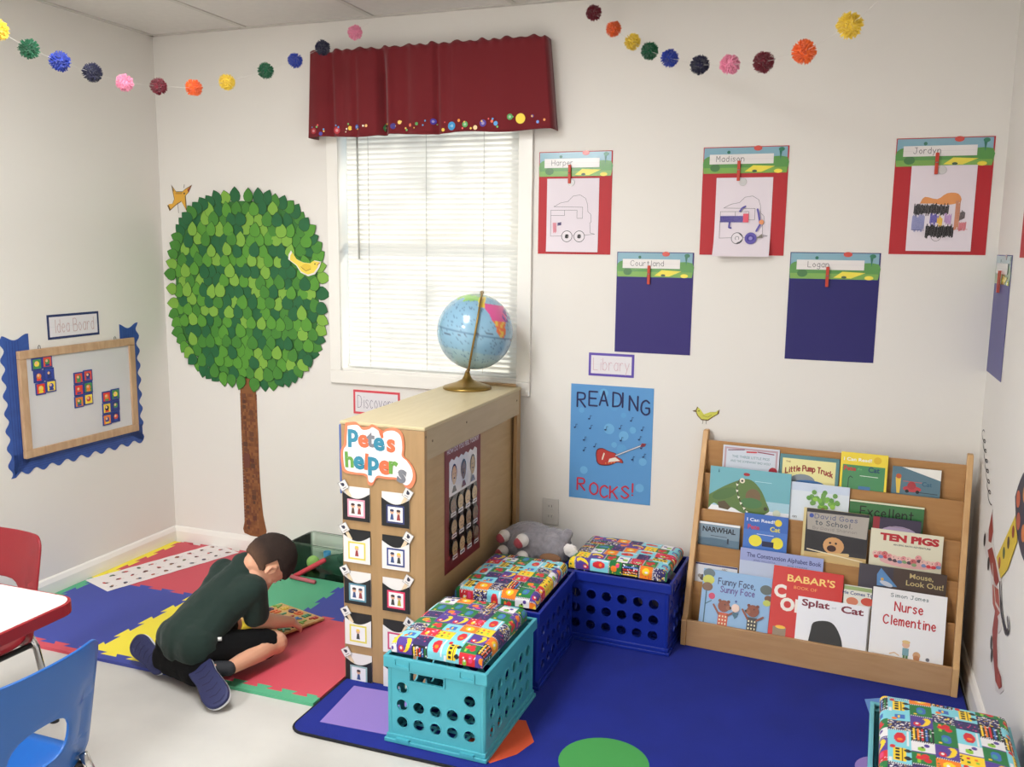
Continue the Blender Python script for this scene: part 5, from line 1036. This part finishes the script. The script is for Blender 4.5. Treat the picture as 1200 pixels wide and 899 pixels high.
# ================================================================== table and chairs
t = thing('activity_table', 'white topped childrens table with red edge and rounded corner', 'table', (.872, -2.335, 0))
tt = rrect(-.305, -.610, .305, .610, .055, 6); TZ = .530
MB().prism(tt, TZ-.034, TZ-.0012).build('edge_band', mat('red_edge_plastic', (146, 18, 30), .35), t, bevel=.003)
MB().prism(rrect(-.297, -.602, .297, .602, .050, 6), TZ-.0012, TZ).build('tabletop', mat('white_laminate', (236, 226, 222), .25), t)
CHR = mat('chrome_tube', (200, 200, 200), .18, 1.0)
for sx in (-1, 1):
    for sy in (-1, 1):
        lg = MB().tube([(sx*.18, sy*.40, TZ-.035), (sx*.20, sy*.43, .02)], .0125, 10).build('leg', CHR, t, smooth=True); MB().lathe([(.016, 0), (.016, .020)], 12, (sx*.2005, sy*.431, 0)).build('foot_cap', mat('black_rubber', (24, 24, 26), .6), lg)
def make_chair(label, c, loc, rz, name='school_chair'):
    m = mat('chair_plastic_%d_%d_%d' % c, c, .32, bump=.08, bscale=260)
    t = thing(name, label, 'chair', loc, (0, 0, rz), 'stacking school chairs')
    # backrest: curved sheet with a hand hole; rows bottom to top
    mb = MB(); zs = [.275, .29, .310, .330]; hz0, hz1 = .345, .455; zs += [hz0+(hz1-hz0)*(.5-.5*math.cos(PI*i/10)) for i in range(11)]; zs += [.475, .50, .52, .54, .56, .575, .585, .592, .597, .600]
    nb, nc = 7, 8; rows = []
    for z in zs:
        w = .182 if z > .315 else .182-.07*((.315-z)/.040)**2*.6
        w -= .018*((z-.33)/.27) if z > .33 else 0
        if z > .560: w -= .040*(1-math.sqrt(max(0, 1-((z-.560)/.040)**2)))
        if hz0 <= z <= hz1: s_ = (z-(hz0+hz1)/2)/((hz1-hz0)/2); h = .014+.066*(1-abs(s_)**3.5)**(1/2.5) if abs(s_) < 1 else .014; h *= (1.0 if s_ < .2 else 1.0-.18*(s_-.2))
        else: h = .030
        us = [-w+(w-h)*i/nb for i in range(nb)]+[-h+2*h*i/nc for i in range(nc+1)]+[h+(w-h)*(i+1)/nb for i in range(nb)]
        lean = -.155-.075*(z-.275)/.33
        rows.append([(u, lean+.034*(abs(u)/.178)**2.4+(.008*math.exp(-((abs(u)-.135)/.012)**2) if z < .50 else 0), z) for u in us])
    n = len(rows[0]); vs = [p for r_ in rows for p in r_]; fs = []
    for j in range(len(rows)-1):
        inh = hz0-1e-6 <= zs[j] and zs[j+1] <= hz1+1e-6
        for i in range(n-1):
            if inh and nb <= i < nb+nc: continue
            fs.append((j*n+i, j*n+i+1, (j+1)*n+i+1, (j+1)*n+i))
    mb.v = vs; mb.f = fs; o = mb.build('backrest', m, t, smooth=True); s_ = o.modifiers.new('s', 'SOLIDIFY'); s_.thickness = .007; s_.offset = 0; b_ = o.modifiers.new('b', 'BEVEL'); b_.width = .0022; b_.segments = 2; b_.limit_method = 'ANGLE'; b_.angle_limit = R(50)
    # seat pan
    mb = MB(); NN = 14; vs = []
    for j in range(NN+1):
        for i in range(NN+1):
            u, v = i/NN*2-1, j/NN*2-1; cr = (abs(u)**5+abs(v)**5)**.2; k = 1/max(cr, 1e-6) if cr > 1 else 1
            x, y = u*.170*k, v*.155*k; z = .288+.010*(x/.17)**2+(.028*((-y-.06)/.095)**2 if y < -.06 else 0)-(.020*((y-.10)/.055)**2 if y > .10 else 0)
            vs.append((x, y, z))
    mb.v = vs; mb.f = [(j*(NN+1)+i, j*(NN+1)+i+1, (j+1)*(NN+1)+i+1, (j+1)*(NN+1)+i) for j in range(NN) for i in range(NN)]
    o = mb.build('seat', m, t, smooth=True); s_ = o.modifiers.new('s', 'SOLIDIFY'); s_.thickness = .007; s_.offset = 0
    for sx in (-1, 1):
        lg = MB().tube([(sx*.145, -.150, .30), (sx*.150, -.165, .26), (sx*.168, -.195, .018)], .0105, 10).build('leg', CHR, t, smooth=True); MB().lathe([(.014, 0), (.014, .018)], 12, (sx*.1685, -.196, 0)).build('foot_cap', mat('black_rubber', (24, 24, 26), .6), lg)
        lg = MB().tube([(sx*.135, .10, .286), (sx*.142, .115, .26), (sx*.160, .150, .018)], .0105, 10).build('leg', CHR, t, smooth=True); MB().lathe([(.014, 0), (.014, .018)], 12, (sx*.1605, .151, 0)).build('foot_cap', mat('black_rubber', (24, 24, 26), .6), lg)
        MB().tube([(sx*.145, -.150, .270), (sx*.138, .10, .272)], .009, 8).build('side_rail', mat('black_enamel', (26, 26, 28), .4), t, smooth=True)
    MB().tube([(-.15, -.160, .262), (.15, -.160, .262)], .008, 8).build('stretcher', CHR, t, smooth=True)
    return t
make_chair('blue plastic school chair at the lower left corner, back to the camera', (25, 92, 169), (1.318, -2.165, 0), R(90))
make_chair('red plastic school chair behind the white table by the left wall', (134, 17, 30), (.672, -1.735, 0), R(180))

# ================================================================== paper strip, toy bin, letter puzzle
t = thing('alphabet_strip', 'long white paper strip with rows of small pictures on the foam mat', 'paper', (.2205, -.331, MT+.0004), (0, 0, R(71.0)))
NXs = 24; hw = .325; vs = [(-hw+2*hw*i/NXs, (j-.5)*.2, .001+.0012*math.sin(i*.9+j)**2) for j in range(2) for i in range(NXs+1)]
mb = MB(); mb.v = vs; mb.f = [(i, i+1, NXs+1+i+1, NXs+1+i) for i in range(NXs)]; o = mb.build('paper_sheet', mat('strip_paper', (234, 226, 224), .5), t); s_ = o.modifiers.new('s', 'SOLIDIFY'); s_.thickness = .0005
P = Print(); r_ = random.Random(21)
for i in range(10):
    for j in range(3):
        if i == 0 and j == 2: continue
        x, y = -.288+i*.064, -.062+j*.062; c = r_.choice([(150, 50, 50), (60, 56, 60), (90, 80, 70), (70, 80, 110), (110, 60, 50), (80, 110, 80), (196, 80, 80)])
        P = Print(); P.disc(x, y, .013*r_.uniform(.7, 1.1), c, ry=.010*r_.uniform(.6, 1.1), n=7, rot=r_.uniform(0, 3)); P.disc(x+r_.uniform(-.012, .012), y+r_.uniform(-.008, .008), .007, r_.choice([(60, 50, 50), (170, 130, 100), (100, 60, 60)]), n=6); P.line([(x+.010, y-.010), (x+.020, y-.010)], .0016, (120, 110, 110)); P.build('printed_picture', t, 'xy', .0026, .0001)

bx, by = 1.005, -.128
t = thing('toy_bin', 'clear plastic toy bin on the mat beside the cabinet', 'bin', (bx, by, MT+.0004), (0, 0, R(-3)))
CLR = clearmat('clear_plastic', (.93, .98, .95), .25, .08)
a, b_, hh, tk = .185, .082, .150, .003
MB().box(-a, -b_, 0, a, b_, tk).box(-a, -b_, tk, a, -b_+tk, hh).box(-a, b_-tk, tk, a, b_, hh).box(-a, -b_+tk, tk, -a+tk, b_-tk, hh).box(a-tk, -b_+tk, tk, a, b_-tk, hh).build('bin_body', CLR, t)
MB().tube([(x, y, hh) for x, y in rrect(-a-.002, -b_-.002, a+.002, b_+.002, .012, 3)], .004, 6, closed=True).build('bin_rim', CLR, t)
def toy(name, label, cat, mb, c, loc, rot=(0, 0, 0), rough=.6): o = mb.build(name, mat('toy_%d_%d_%d' % c, c, rough), None, smooth=True, loc=loc, rot=rot); tag(o, label, cat); return o
zb = MT+.005
toy('toy_block', 'dark green toy lump inside the clear bin', 'toy', MB().ball((0, 0, .045), (.110, .060, .047), 20, 12).ball((.03, 0, .075), (.06, .05, .032)), (24, 70, 54), (1.045, -.135, zb))
toy('toy_block', 'lime green soft ball inside the clear bin', 'toy', MB().ball((0, 0, .030), .030), (170, 206, 110), (.875, -.115, zb))
toy('toy_cup', 'blue toy cup inside the clear bin', 'toy', MB().lathe([(.014, 0), (.018, .05), (.017, .05), (.013, .003)], 16), (60, 140, 190), (.935, -.090, zb+.03))
toy('toy_figure', 'white and green toy figure inside the clear bin', 'toy', MB().ball((0, 0, .016), (.018, .018, .016)).ball((0, 0, .044), .015).ball((0, 0, .060), (.016, .016, .008)), (160, 190, 160), (1.06, -.128, zb+.105))
toy('toy_bat', 'red toy rod leaning against the front of the clear bin', 'toy', MB().tube([(-.075, 0, .010), (-.05, 0, .022), (.075, .0, .098), (.080, 0, .101)], [.009, .011, .011, .006], 10), (196, 58, 70), (.930, -.232, MT), (0, 0, R(6)))
toy('toy_bat', 'pinkish toy rod lying before the clear bin', 'toy', MB().tube([(-.07, 0, .0095), (.07, 0, .0095)], [.009, .009], 10), (190, 96, 104), (.915, -.262, MT+.0003), (0, 0, R(-8)))

PB_ = Vector((1.092, -.700, .0))
t = thing('letter_puzzle', 'wooden board puzzle with coloured capital letters on the mat', 'puzzle', (1.078, -.662, MT+.013), (R(-3), R(0), R(-15)))
Bx(-.128, -.108, -.005, .128, .108, .005).build('puzzle_board', wood('puzzle_wood', (216, 178, 116), (200, 158, 96), (3, 9, 9), .5), t, bevel=.002)
pcs = 'ABCDEFGHIJKLMNOPQRSTUVWX'; pcols = [(120, 170, 70), (220, 110, 60), (60, 120, 180), (70, 50, 90), (190, 60, 60), (226, 190, 70), (70, 150, 110)]
for i, ch in enumerate(pcs):
    r0, c0 = divmod(i, 6); x, y = -.104+c0*.0415, .076-r0*.050; vs, ts, W = font_tris(ch, .05)
    k = .031/.73; n = len(vs); mb = MB(); mb.v = [((a-W/2)*k+x, b_*k+y-.017, .0052) for a, b_ in vs]+[((a-W/2)*k+x, b_*k+y-.017, .0095) for a, b_ in vs]
    ec = {}
    for tr in ts:
        for e in ((tr[0], tr[1]), (tr[1], tr[2]), (tr[2], tr[0])): ec[tuple(sorted(e))] = ec.get(tuple(sorted(e)), 0)+1
    mb.f = [tuple(q) for q in ts]+[tuple(q+n for q in tr) for tr in ts]+[(a, b_, b_+n, a+n) for (a, b_), v in ec.items() if v == 1]
    c = pcols[(i*5+r0) % 7]; mb.build('letter_piece', mat('paint_%d_%d_%d' % c, c, .35), t)

# ================================================================== sculpting with smooth remeshed volumes
def hull(bm, p0, r0, p1, r1, flat=None):
    """tapered capsule; flat=(axis, factor) squashes the ends"""
    b2 = bmesh.new(); pts = []
    for p, r in ((p0, r0), (p1, r1)):
        for i in range(9):
            th = PI*i/8
            for k in range(12 if 0 < i < 8 else 1):
                a = 2*PI*k/12; d = Vector((math.sin(th)*math.cos(a), math.sin(th)*math.sin(a), math.cos(th)))*r
                if flat: ax, fct = flat; d -= ax*d.dot(ax)*(1-fct)
                b2.verts.new(Vector(p)+d)
    bmesh.ops.convex_hull(b2, input=b2.verts[:]); bmesh.ops.delete(b2, geom=[v for v in b2.verts if not v.link_faces], context='VERTS')
    me = bpy.data.meshes.new('tmp'); b2.to_mesh(me); b2.free(); bm.from_mesh(me); bpy.data.meshes.remove(me)
def ellip(bm, c, axes):
    """ellipsoid from three axis vectors"""
    n, m = 24, 16; c = Vector(c); vs = []
    for i in range(m+1):
        th = PI*i/m
        for k in range(n if 0 < i < m else 1): a = 2*PI*k/n; vs.append(bm.verts.new(c+axes[0]*math.sin(th)*math.cos(a)+axes[1]*math.sin(th)*math.sin(a)+axes[2]*math.cos(th)))
    idx = [[0]]; q = 1
    for i in range(1, m): idx.append(list(range(q, q+n))); q += n
    idx.append([q])
    for i in range(m):
        A, B_2 = idx[i], idx[i+1]
        for k in range(n):
            if len(A) == 1: bm.faces.new((vs[A[0]], vs[B_2[k]], vs[B_2[(k+1) % n]]))
            elif len(B_2) == 1: bm.faces.new((vs[A[k]], vs[B_2[0]], vs[A[(k+1) % n]]))
            else: bm.faces.new((vs[A[k]], vs[B_2[k]], vs[B_2[(k+1) % n]], vs[A[(k+1) % n]]))
def sculpt(name, bm, material, parent, voxel=.0045, smooth=6, fac=.5, fold=0, fscale=20, off=0):
    me = bpy.data.meshes.new('raw'); bmesh.ops.recalc_face_normals(bm, faces=bm.faces); bm.to_mesh(me); bm.free()
    o = bpy.data.objects.new('raw', me); COL.objects.link(o)
    r = o.modifiers.new('r', 'REMESH'); r.mode = 'VOXEL'; r.voxel_size = voxel
    s = o.modifiers.new('s', 'SMOOTH'); s.iterations = smooth; s.factor = fac
    dg = bpy.context.evaluated_depsgraph_get(); m2 = bpy.data.meshes.new_from_object(o.evaluated_get(dg)); bpy.data.objects.remove(o)
    if fold or off:
        vn = [v.normal.copy() for v in m2.vertices]
        for v, n in zip(m2.vertices, vn): p = v.co; q = noise.noise(Vector((p.x*fscale, p.y*fscale*1.3, p.z*fscale*.7))); v.co = p+n*(off+fold*(q*.6+.4*(abs(noise.noise(p*fscale*1.9))-.3)))
    m2.name = name; m2.materials.clear(); m2.materials.append(material); m2.polygons.foreach_set('use_smooth', [True]*len(m2.polygons)); m2.update()
    return link(name, m2, parent)
V = Vector
SKIN = mat('skin', (216, 160, 130), .5, bump=.05, bscale=300); SKIN.node_tree.nodes['Principled BSDF'].inputs['Subsurface Weight'].default_value = .12; SKIN.node_tree.nodes['Principled BSDF'].inputs['Subsurface Radius'].default_value = (.010, .004, .002)
kid = thing('person', 'child in dark green shirt and black shorts kneeling over the letter puzzle', 'person', (0, 0, 0))
f_ = V((.30, .954, 0)); rt = V((.954, -.30, 0))
PEL = V((1.05, -1.160, .125)); SR = V((1.208, -1.012, .298)); SL = V((1.035, -.950, .310)); NK = V((1.150, -.965, .352)); HC = V((1.212, -.928, .366))
KR = V((1.252, -.950, .078)); AR = V((1.226, -1.178, .080)); KL = V((1.010, -.885, .080)); AL = V((.925, -1.115, .070))
ER = V((1.196, -.982, .165)); WR = V((1.240, -.838, .110)); EL = V((1.000, -.880, .170)); WL = V((1.010, -.770, .085))
hr_ = V((.80, -.58, .10)).normalized(); hf = V((.18, .30, -.80)); hf = (hf-hr_*hf.dot(hr_)).normalized(); hu = hr_.cross(hf)
if hu.z < 0 and hu.y < 0: hu = -hu
_c, _s = math.cos(R(10)), math.sin(R(10)); hf, hu = _c*hf-_s*hu, _c*hu+_s*hf
_c, _s = math.cos(R(9)), math.sin(R(9)); hf, hr_ = _c*hf-_s*hr_, _c*hr_+_s*hf
bm = bmesh.new()
# trunk
hull(bm, PEL+V((0, 0, .0)), .066, V((1.10, -1.05, .245)), .050); hull(bm, SL, .036, SR, .036); hull(bm, V((1.10, -1.05, .245)), .050, (SL+SR)/2, .042)
hull(bm, NK, .033, HC-hu*.045-hf*.020, .036); hull(bm, (SL+SR)/2, .045, NK, .034)
# head
ellip(bm, HC+hu*.012-hf*.006, (hr_*.070, hf*.086, hu*.084)); ellip(bm, HC-hu*.030+hf*.022, (hr_*.054, hf*.052, hu*.062))
hull(bm, HC-hu*.078+hf*.052, .020, HC-hu*.060+hf*.040, .030)                     # chin
hull(bm, HC-hu*.004+hf*.078, .007, HC-hu*.030+hf*.094, .011)                      # nose
for s_ in (-1, 1):
    hull(bm, HC-hu*.034+hf*.050+hr_*s_*.030, .022, HC-hu*.020+hf*.045+hr_*s_*.034, .022)   # cheeks
    e0 = HC-hu*.014-hf*.004+hr_*s_*.072                                            # ears
    ellip(bm, e0, ((hr_*s_*.006+hf*.002), (hf*.017-hr_*s_*-.004), hu*.026)); hull(bm, e0+hu*.018+hr_*s_*.006, .0042, e0-hf*.014+hr_*s_*.009, .0045); hull(bm, e0-hf*.014+hr_*s_*.009, .0045, e0-hu*.020+hr_*s_*.004, .005)
hull(bm, HC-hu*.050+hf*.078-hr_*.012, .0055, HC-hu*.050+hf*.078+hr_*.012, .0055); hull(bm, HC-hu*.057+hf*.076-hr_*.009, .006, HC-hu*.057+hf*.076+hr_*.009, .006)   # lips
# arms, legs
for S, E, W2 in ((SR, ER, WR), (SL, EL, WL)):
    hull(bm, S, .036, E, .030); mid = E.lerp(W2, .3); hull(bm, E, .0295, mid, .0305); hull(bm, mid, .0305, W2, .0195)
HR, HL = PEL+rt*.062+V((0, 0, -.005)), PEL-rt*.062+V((0, 0, -.005))
for Hp, K, A in ((HR, KR, AR), (HL, KL, AL)):
    hull(bm, Hp, .062, K, .042); cm_ = K.lerp(A, .35); hull(bm, K, .037, cm_+V((0, 0, .002)), .036); hull(bm, cm_, .036, A, .023)
# hands: right hand closes on the near right corner of the board
def hand(bm, W2, d, n, thumb, curl=.5, k=1.0):
    """d = pointing direction, n = back-of-hand normal, thumb = side of the thumb"""
    d = d.normalized(); n = (n-d*n.dot(d)).normalized(); sd = d.cross(n); sd = sd if sd.dot(thumb) > 0 else -sd
    pc = W2+d*.032*k; hull(bm, W2, .0155*k, W2+d*.016*k, .018*k, (n, .75))
    for s_ in (-.021, -.007, .007, .021): hull(bm, W2+d*.010*k+sd*s_*.6*k, .0115*k, W2+d*.046*k+sd*s_*k, .0098*k, (n, .9))
    for s_, L in ((-.021, .032), (-.007, .040), (.007, .043), (.021, .038)):
        p = W2+d*.047*k+sd*s_*k; dd = d+sd*s_*4; dd.normalize(); L *= k
        for j, fr in enumerate((.42, .33, .25)):
            dd = (dd-n*curl*(.55+.35*j)).normalized(); q = p+dd*L*fr; hull(bm, p, (.0072-.0006*j)*k, q, (.0068-.0006*j)*k); p = q
    p = W2+d*.014*k+sd*.016*k; q = p+(d*.6+sd*.75-n*.25).normalized()*.022*k; hull(bm, p, .0095*k, q, .0082*k); q2 = q+(d*.9+sd*.2-n*.45).normalized()*.020*k; hull(bm, q, .0080*k, q2, .0066*k)
hand(bm, WR, V((.05, .85, -.50)), V((.35, -.30, .85)), V((-1, .1, .1)), .55, .92)
hand(bm, WL, V((.25, .85, -.55)), V((-.3, -.2, .85)), V((1, .1, .1)), .45, .92)
# feet inside the shoes
HRt, TRt = V((1.128, -1.222, .112)), V((1.300, -1.312, .036)); HLt, TLt = V((.972, -1.205, .050)), V((.792, -1.150, .092))
hull(bm, AR, .022, HRt.lerp(TRt, .15)+V((.035, .035, -.012)), .016); hull(bm, AL, .022, HLt.lerp(TLt, .2)+V((0, .035, 0)), .016)
body = sculpt('body', bm, SKIN, kid, .0030, 5, .5)
# eyes, brows (face is turned down)
for s_ in (-1, 1):
    MB().ball(HC+hu*.000+hf*.0655+hr_*s_*.026, .0095, 12, 8).build('eye', mat('eye_white', (236, 232, 226), .2), kid, smooth=True)
    MB().ball(HC-hu*.001+hf*.0722+hr_*s_*.026, .0042, 10, 6).build('iris', mat('eye_brown', (60, 40, 28), .2), kid, smooth=True)
    MB().tube([HC+hu*.017+hf*.074+hr_*s_*.016, HC+hu*.021+hf*.074+hr_*s_*.028, HC+hu*.017+hf*.066+hr_*s_*.042], [.0018, .0026, .0014], 6).build('eyebrow', mat('brow_hair', (66, 48, 38), .8), kid, smooth=True)
# hair: short cap that fades towards neck and ears
hv = []; hf_ = []; hc = []; NA, NB = 96, 56
for j in range(NB+1):
    th = PI*.93*j/NB
    for i in range(NA):
        a = 2*PI*i/NA; d = hr_*(math.sin(th)*math.cos(a))+hf*(math.sin(th)*math.sin(a))+hu*math.cos(th)
        lr, lf, lu = d.dot(hr_), d.dot(hf), d.dot(hu)
        # hair line: forehead, temples and ears cut out
        line = min(1, max(0, (lu-(.10 if lf > .45 else -.36+.46*max(0, lf+.15)/.6))/.16))
        if lf < -.05: line = min(1, max(0, (lu+.84)/.14))
        if abs(lr) > .84 and lf > -.26 and lu < .06: line = 0
        thick = -.008+line*(.0165+.005*max(0, lu))+.0024*noise.noise(d*26)*line+.0012*noise.noise(V((d.x*60, d.y*60, d.z*18)))*line
        rad = 1/math.sqrt((lr/.070)**2+(lf/.086)**2+(lu/.084)**2)
        hv.append(HC+hu*.012-hf*.006+d*(rad+thick))
        fade = min(1, max(0, (lu+.85)/.70)) if lf < .3 else 1
        n_ = noise.noise(V((d.x*40, d.y*40, d.z*14)))*.10; c0, c1 = np.array((104, 74, 54.)), np.array((44, 29, 22.)); hc.append(lin((c0*(1-fade)+c1*fade)*(1+n_)))
for j in range(NB):
    for i in range(NA): hf_.append((j*NA+i, (j+1)*NA+i, (j+1)*NA+(i+1) % NA, j*NA+(i+1) % NA))
_mats.get('hair_strands'); hair = color_mesh('hair', hv, hf_, hc, inkmat('hair_strands', .95, 0, .9, 0), kid)
# shirt
GREEN_ = mat('green_cotton', (15, 38, 31), .9, bump=.25, bscale=900, sheen=.08)
nd = (HC-hu*.045-NK).normalized(); bm = bmesh.new(); MS = (SL+SR)/2; hull(bm, NK-nd*.01, .052, NK+nd*.012, .046)
CH = V((1.092, -1.052, .242))
hull(bm, PEL+V((-.004, -.006, .026)), .090, CH, .084); hull(bm, CH, .084, MS+V((-.004, -.012, -.008)), .068); hull(bm, PEL-rt*.058+V((-.002, -.004, .016)), .076, PEL+rt*.062+V((0, -.010, .022)), .078)
hull(bm, PEL-rt*.050+V((0, .006, .030)), .066, CH-rt*.035, .070); hull(bm, CH-rt*.035, .068, SL+V((.012, -.010, -.010)), .052); hull(bm, PEL+rt*.052+V((0, -.006, .030)), .070, CH+rt*.040, .068); hull(bm, CH+rt*.040, .068, SR+V((-.012, -.014, -.010)), .053)
hull(bm, SL+V((.01, -.012, -.006)), .053, SR+V((-.01, -.012, -.006)), .053); hull(bm, MS+V((0, -.010, .004)), .062, NK+V((-.004, -.006, -.004)), .046)
for S, E in ((SR, ER), (SL, EL)): hull(bm, S, .052, S.lerp(E, .80), .047)
shirt = sculpt('shirt', bm, GREEN_, kid, .0048, 14, .5, .0070, 15)

MB().tube([NK+nd*.018+(hr_*math.cos(a)+hr_.cross(nd)*math.sin(a))*.040 for a in [2*PI*i/20 for i in range(20)]], .0085, 8, closed=True).build('collar', GREEN_, kid, smooth=True)
# shorts
BLK = mat('black_cotton', (14, 14, 15), .9, bump=.25, bscale=700, spec=.2)
bm = bmesh.new(); hull(bm, HL+V((0, 0, .004)), .078, HR+V((0, 0, .004)), .080); hull(bm, HL+V((-.03, -.02, -.050)), .058, HR+V((.01, -.025, -.045)), .062)
for Hp, K in ((HR, KR), (HL, KL)): hull(bm, Hp, .073, Hp.lerp(K, .86), .053)
sculpt('shorts', bm, BLK, kid, .0048, 8, .5, .006, 19)
o = MB().box(-.007, -.003, -.006, .007, .002, .006, M=Matrix.Translation((1.180, -1.163, .171)) @ Matrix.Rotation(.5, 4, "Z")).build('white_tag', mat('tag_white', (232, 230, 226), .6), kid, smooth=True)
# shoes
def shoe(heel, toe, ank, n):
    d = (toe-heel); L = d.length; d.normalize(); n = (n-d*n.dot(d)).normalized(); s_ = d.cross(n)       # n points out of the sole
    fr = Matrix(((s_.x, d.x, n.x), (s_.y, d.y, n.y), (s_.z, d.z, n.z))).to_4x4(); fr.translation = heel
    ol = [(.0, -.004), (.020, .000), (.031, .018), (.032, .05), (.030, .075), (.032, .105), (.036, .135), (.033, .165), (.020, .186), (.0, .193), (-.018, .187), (-.029, .165), (-.031, .135), (-.029, .10), (-.027, .07), (-.030, .045), (-.030, .018), (-.018, .0)]
    ol = smoothline(ol+[ol[0]], 3)[:-1]; k = L/.19; ol = [(a*k*1.22, b*k) for a, b in ol]
    def ring(sc, z, sh=0): return [fr @ V((a*sc, (b-L/2)*sc+L/2+sh, z)) for a, b in ol]
    def loft(name, rings, m):
        N = len(ol); mb = MB(); mb.v = [tuple(p) for r in rings for p in r]; mb.f = [(i*N+q, i*N+(q+1) % N, (i+1)*N+(q+1) % N, (i+1)*N+q) for i in range(len(rings)-1) for q in range(N)]+[tuple(range(N))[::-1], tuple(range((len(rings)-1)*N, len(rings)*N))]
        return mb.build(name, m, kid, smooth=False)
    so = loft('shoe_sole', [ring(.90, .0045), ring(.96, .003), ring(.99, 0), ring(1.0, -.006)], mat('navy_rubber', (28, 34, 82), .55, bump=.5, bscale=140))
    mb = MB()
    for i in range(7): c = .018+i*.026; p = [fr @ V((x*k, (c+dy)*k, .0052)) for x, dy in ((-.020, -.002), (0, .004), (.020, -.002), (.020, .001), (0, .0075), (-.020, .001))]; mb.add(p, [(0, 1, 4, 5), (1, 2, 3, 4)])
    mb.build('tread_groove', mat('navy_rubber_dark', (18, 22, 60), .7), so)
    loft('midsole', [ring(1.0, -.0062), ring(1.01, -.012), ring(.99, -.017)], mat('white_rubber', (214, 216, 222), .5))
    bm = bmesh.new(); hull(bm, fr @ V((0, .030*k, -.032)), .026, fr @ V((.002, .10*k, -.030)), .028); hull(bm, fr @ V((.002, .10*k, -.030)), .028, fr @ V((.002, .152*k, -.024)), .024); hull(bm, fr @ V((0, .020*k, -.030)), .026, ank, .0255)
    sculpt('shoe_upper', bm, mat('black_mesh', (30, 32, 38), .75, bump=.4, bscale=400), kid, .004, 4, .5)
    for i in range(3): q = .085+i*.016; MB().tube([fr @ V((-.020, q*k, -.052)), fr @ V((0, (q+.004)*k, -.060)), fr @ V((.020, q*k, -.052))], .0022, 6).build('shoelace', mat('lace_black', (44, 46, 52), .8), kid, smooth=True)
shoe(HRt, TRt, AR, V((.42, -.80, .46))); shoe(HLt, TLt, AL, V((.30, -.90, .30)))

# ================================================================== plush toy lying in the corner
pl = thing('plush_toy', 'grey plush animal with pink footpads lying between the crates', 'plush toy', (1.990, -.275, .232))
FUR = mat('grey_plush', (134, 130, 136), 1.0, bump=1.0, bscale=260, var=.14, vscale=60, sheen=.5); WF = mat('white_plush', (226, 220, 216), 1.0, bump=.8, bscale=300, sheen=.4); PK = mat('pink_plush', (176, 72, 84), .95, bump=.7, bscale=300, sheen=.3)
bm = bmesh.new(); ellip(bm, (-.015, .02, .085), (V((.125, 0, .0)), V((0, .095, 0)), V((0, 0, .090)))); ellip(bm, (.085, .02, .080), (V((.072, -.01, 0)), V((0, .085, 0)), V((0, 0, .082)))); hull(bm, (.125, .0, .115), .022, (.142, .01, .150), .022)
limbs = [((-.105, -.05, .128), .024), ((-.020, -.078, .128), .026), ((-.105, -.065, .070), .023), ((-.015, -.090, .066), .024)]
for c, r in limbs: hull(bm, V(c)+V((.03, .06, -.008)), r*1.05, V(c)+V((.0, .012, 0)), r)
o = sculpt('plush_body', bm, FUR, pl, .005, 4, .5, .006, 70)
for c, r in limbs:
    MB().ball(V(c)+V((.006, -.002, .004)), (r*1.02, r*.9, r*1.02), 16, 10).build('white_cuff', WF, pl, smooth=True)
    MB().ball(V(c)+V((-.004, -.014, -.004)), (r*.82, r*.62, r*.82), 16, 10).build('foot_pad', PK, pl, smooth=True)
bm = bmesh.new(); ellip(bm, (.168, -.03, .098), (V((.030, 0, -.008)), V((0, .016, 0)), V((.004, 0, .026)))); sculpt('white_ear', bm, WF, pl, .0035, 2, .5, .006, 90)
bm = bmesh.new(); ellip(bm, (.10, -.075, .072), (V((.045, 0, 0)), V((0, .022, 0)), V((0, 0, .020)))); sculpt('brown_muzzle', bm, mat('brown_plush', (128, 92, 66), 1.0, bump=.7, bscale=300), pl, .004, 2, .5)
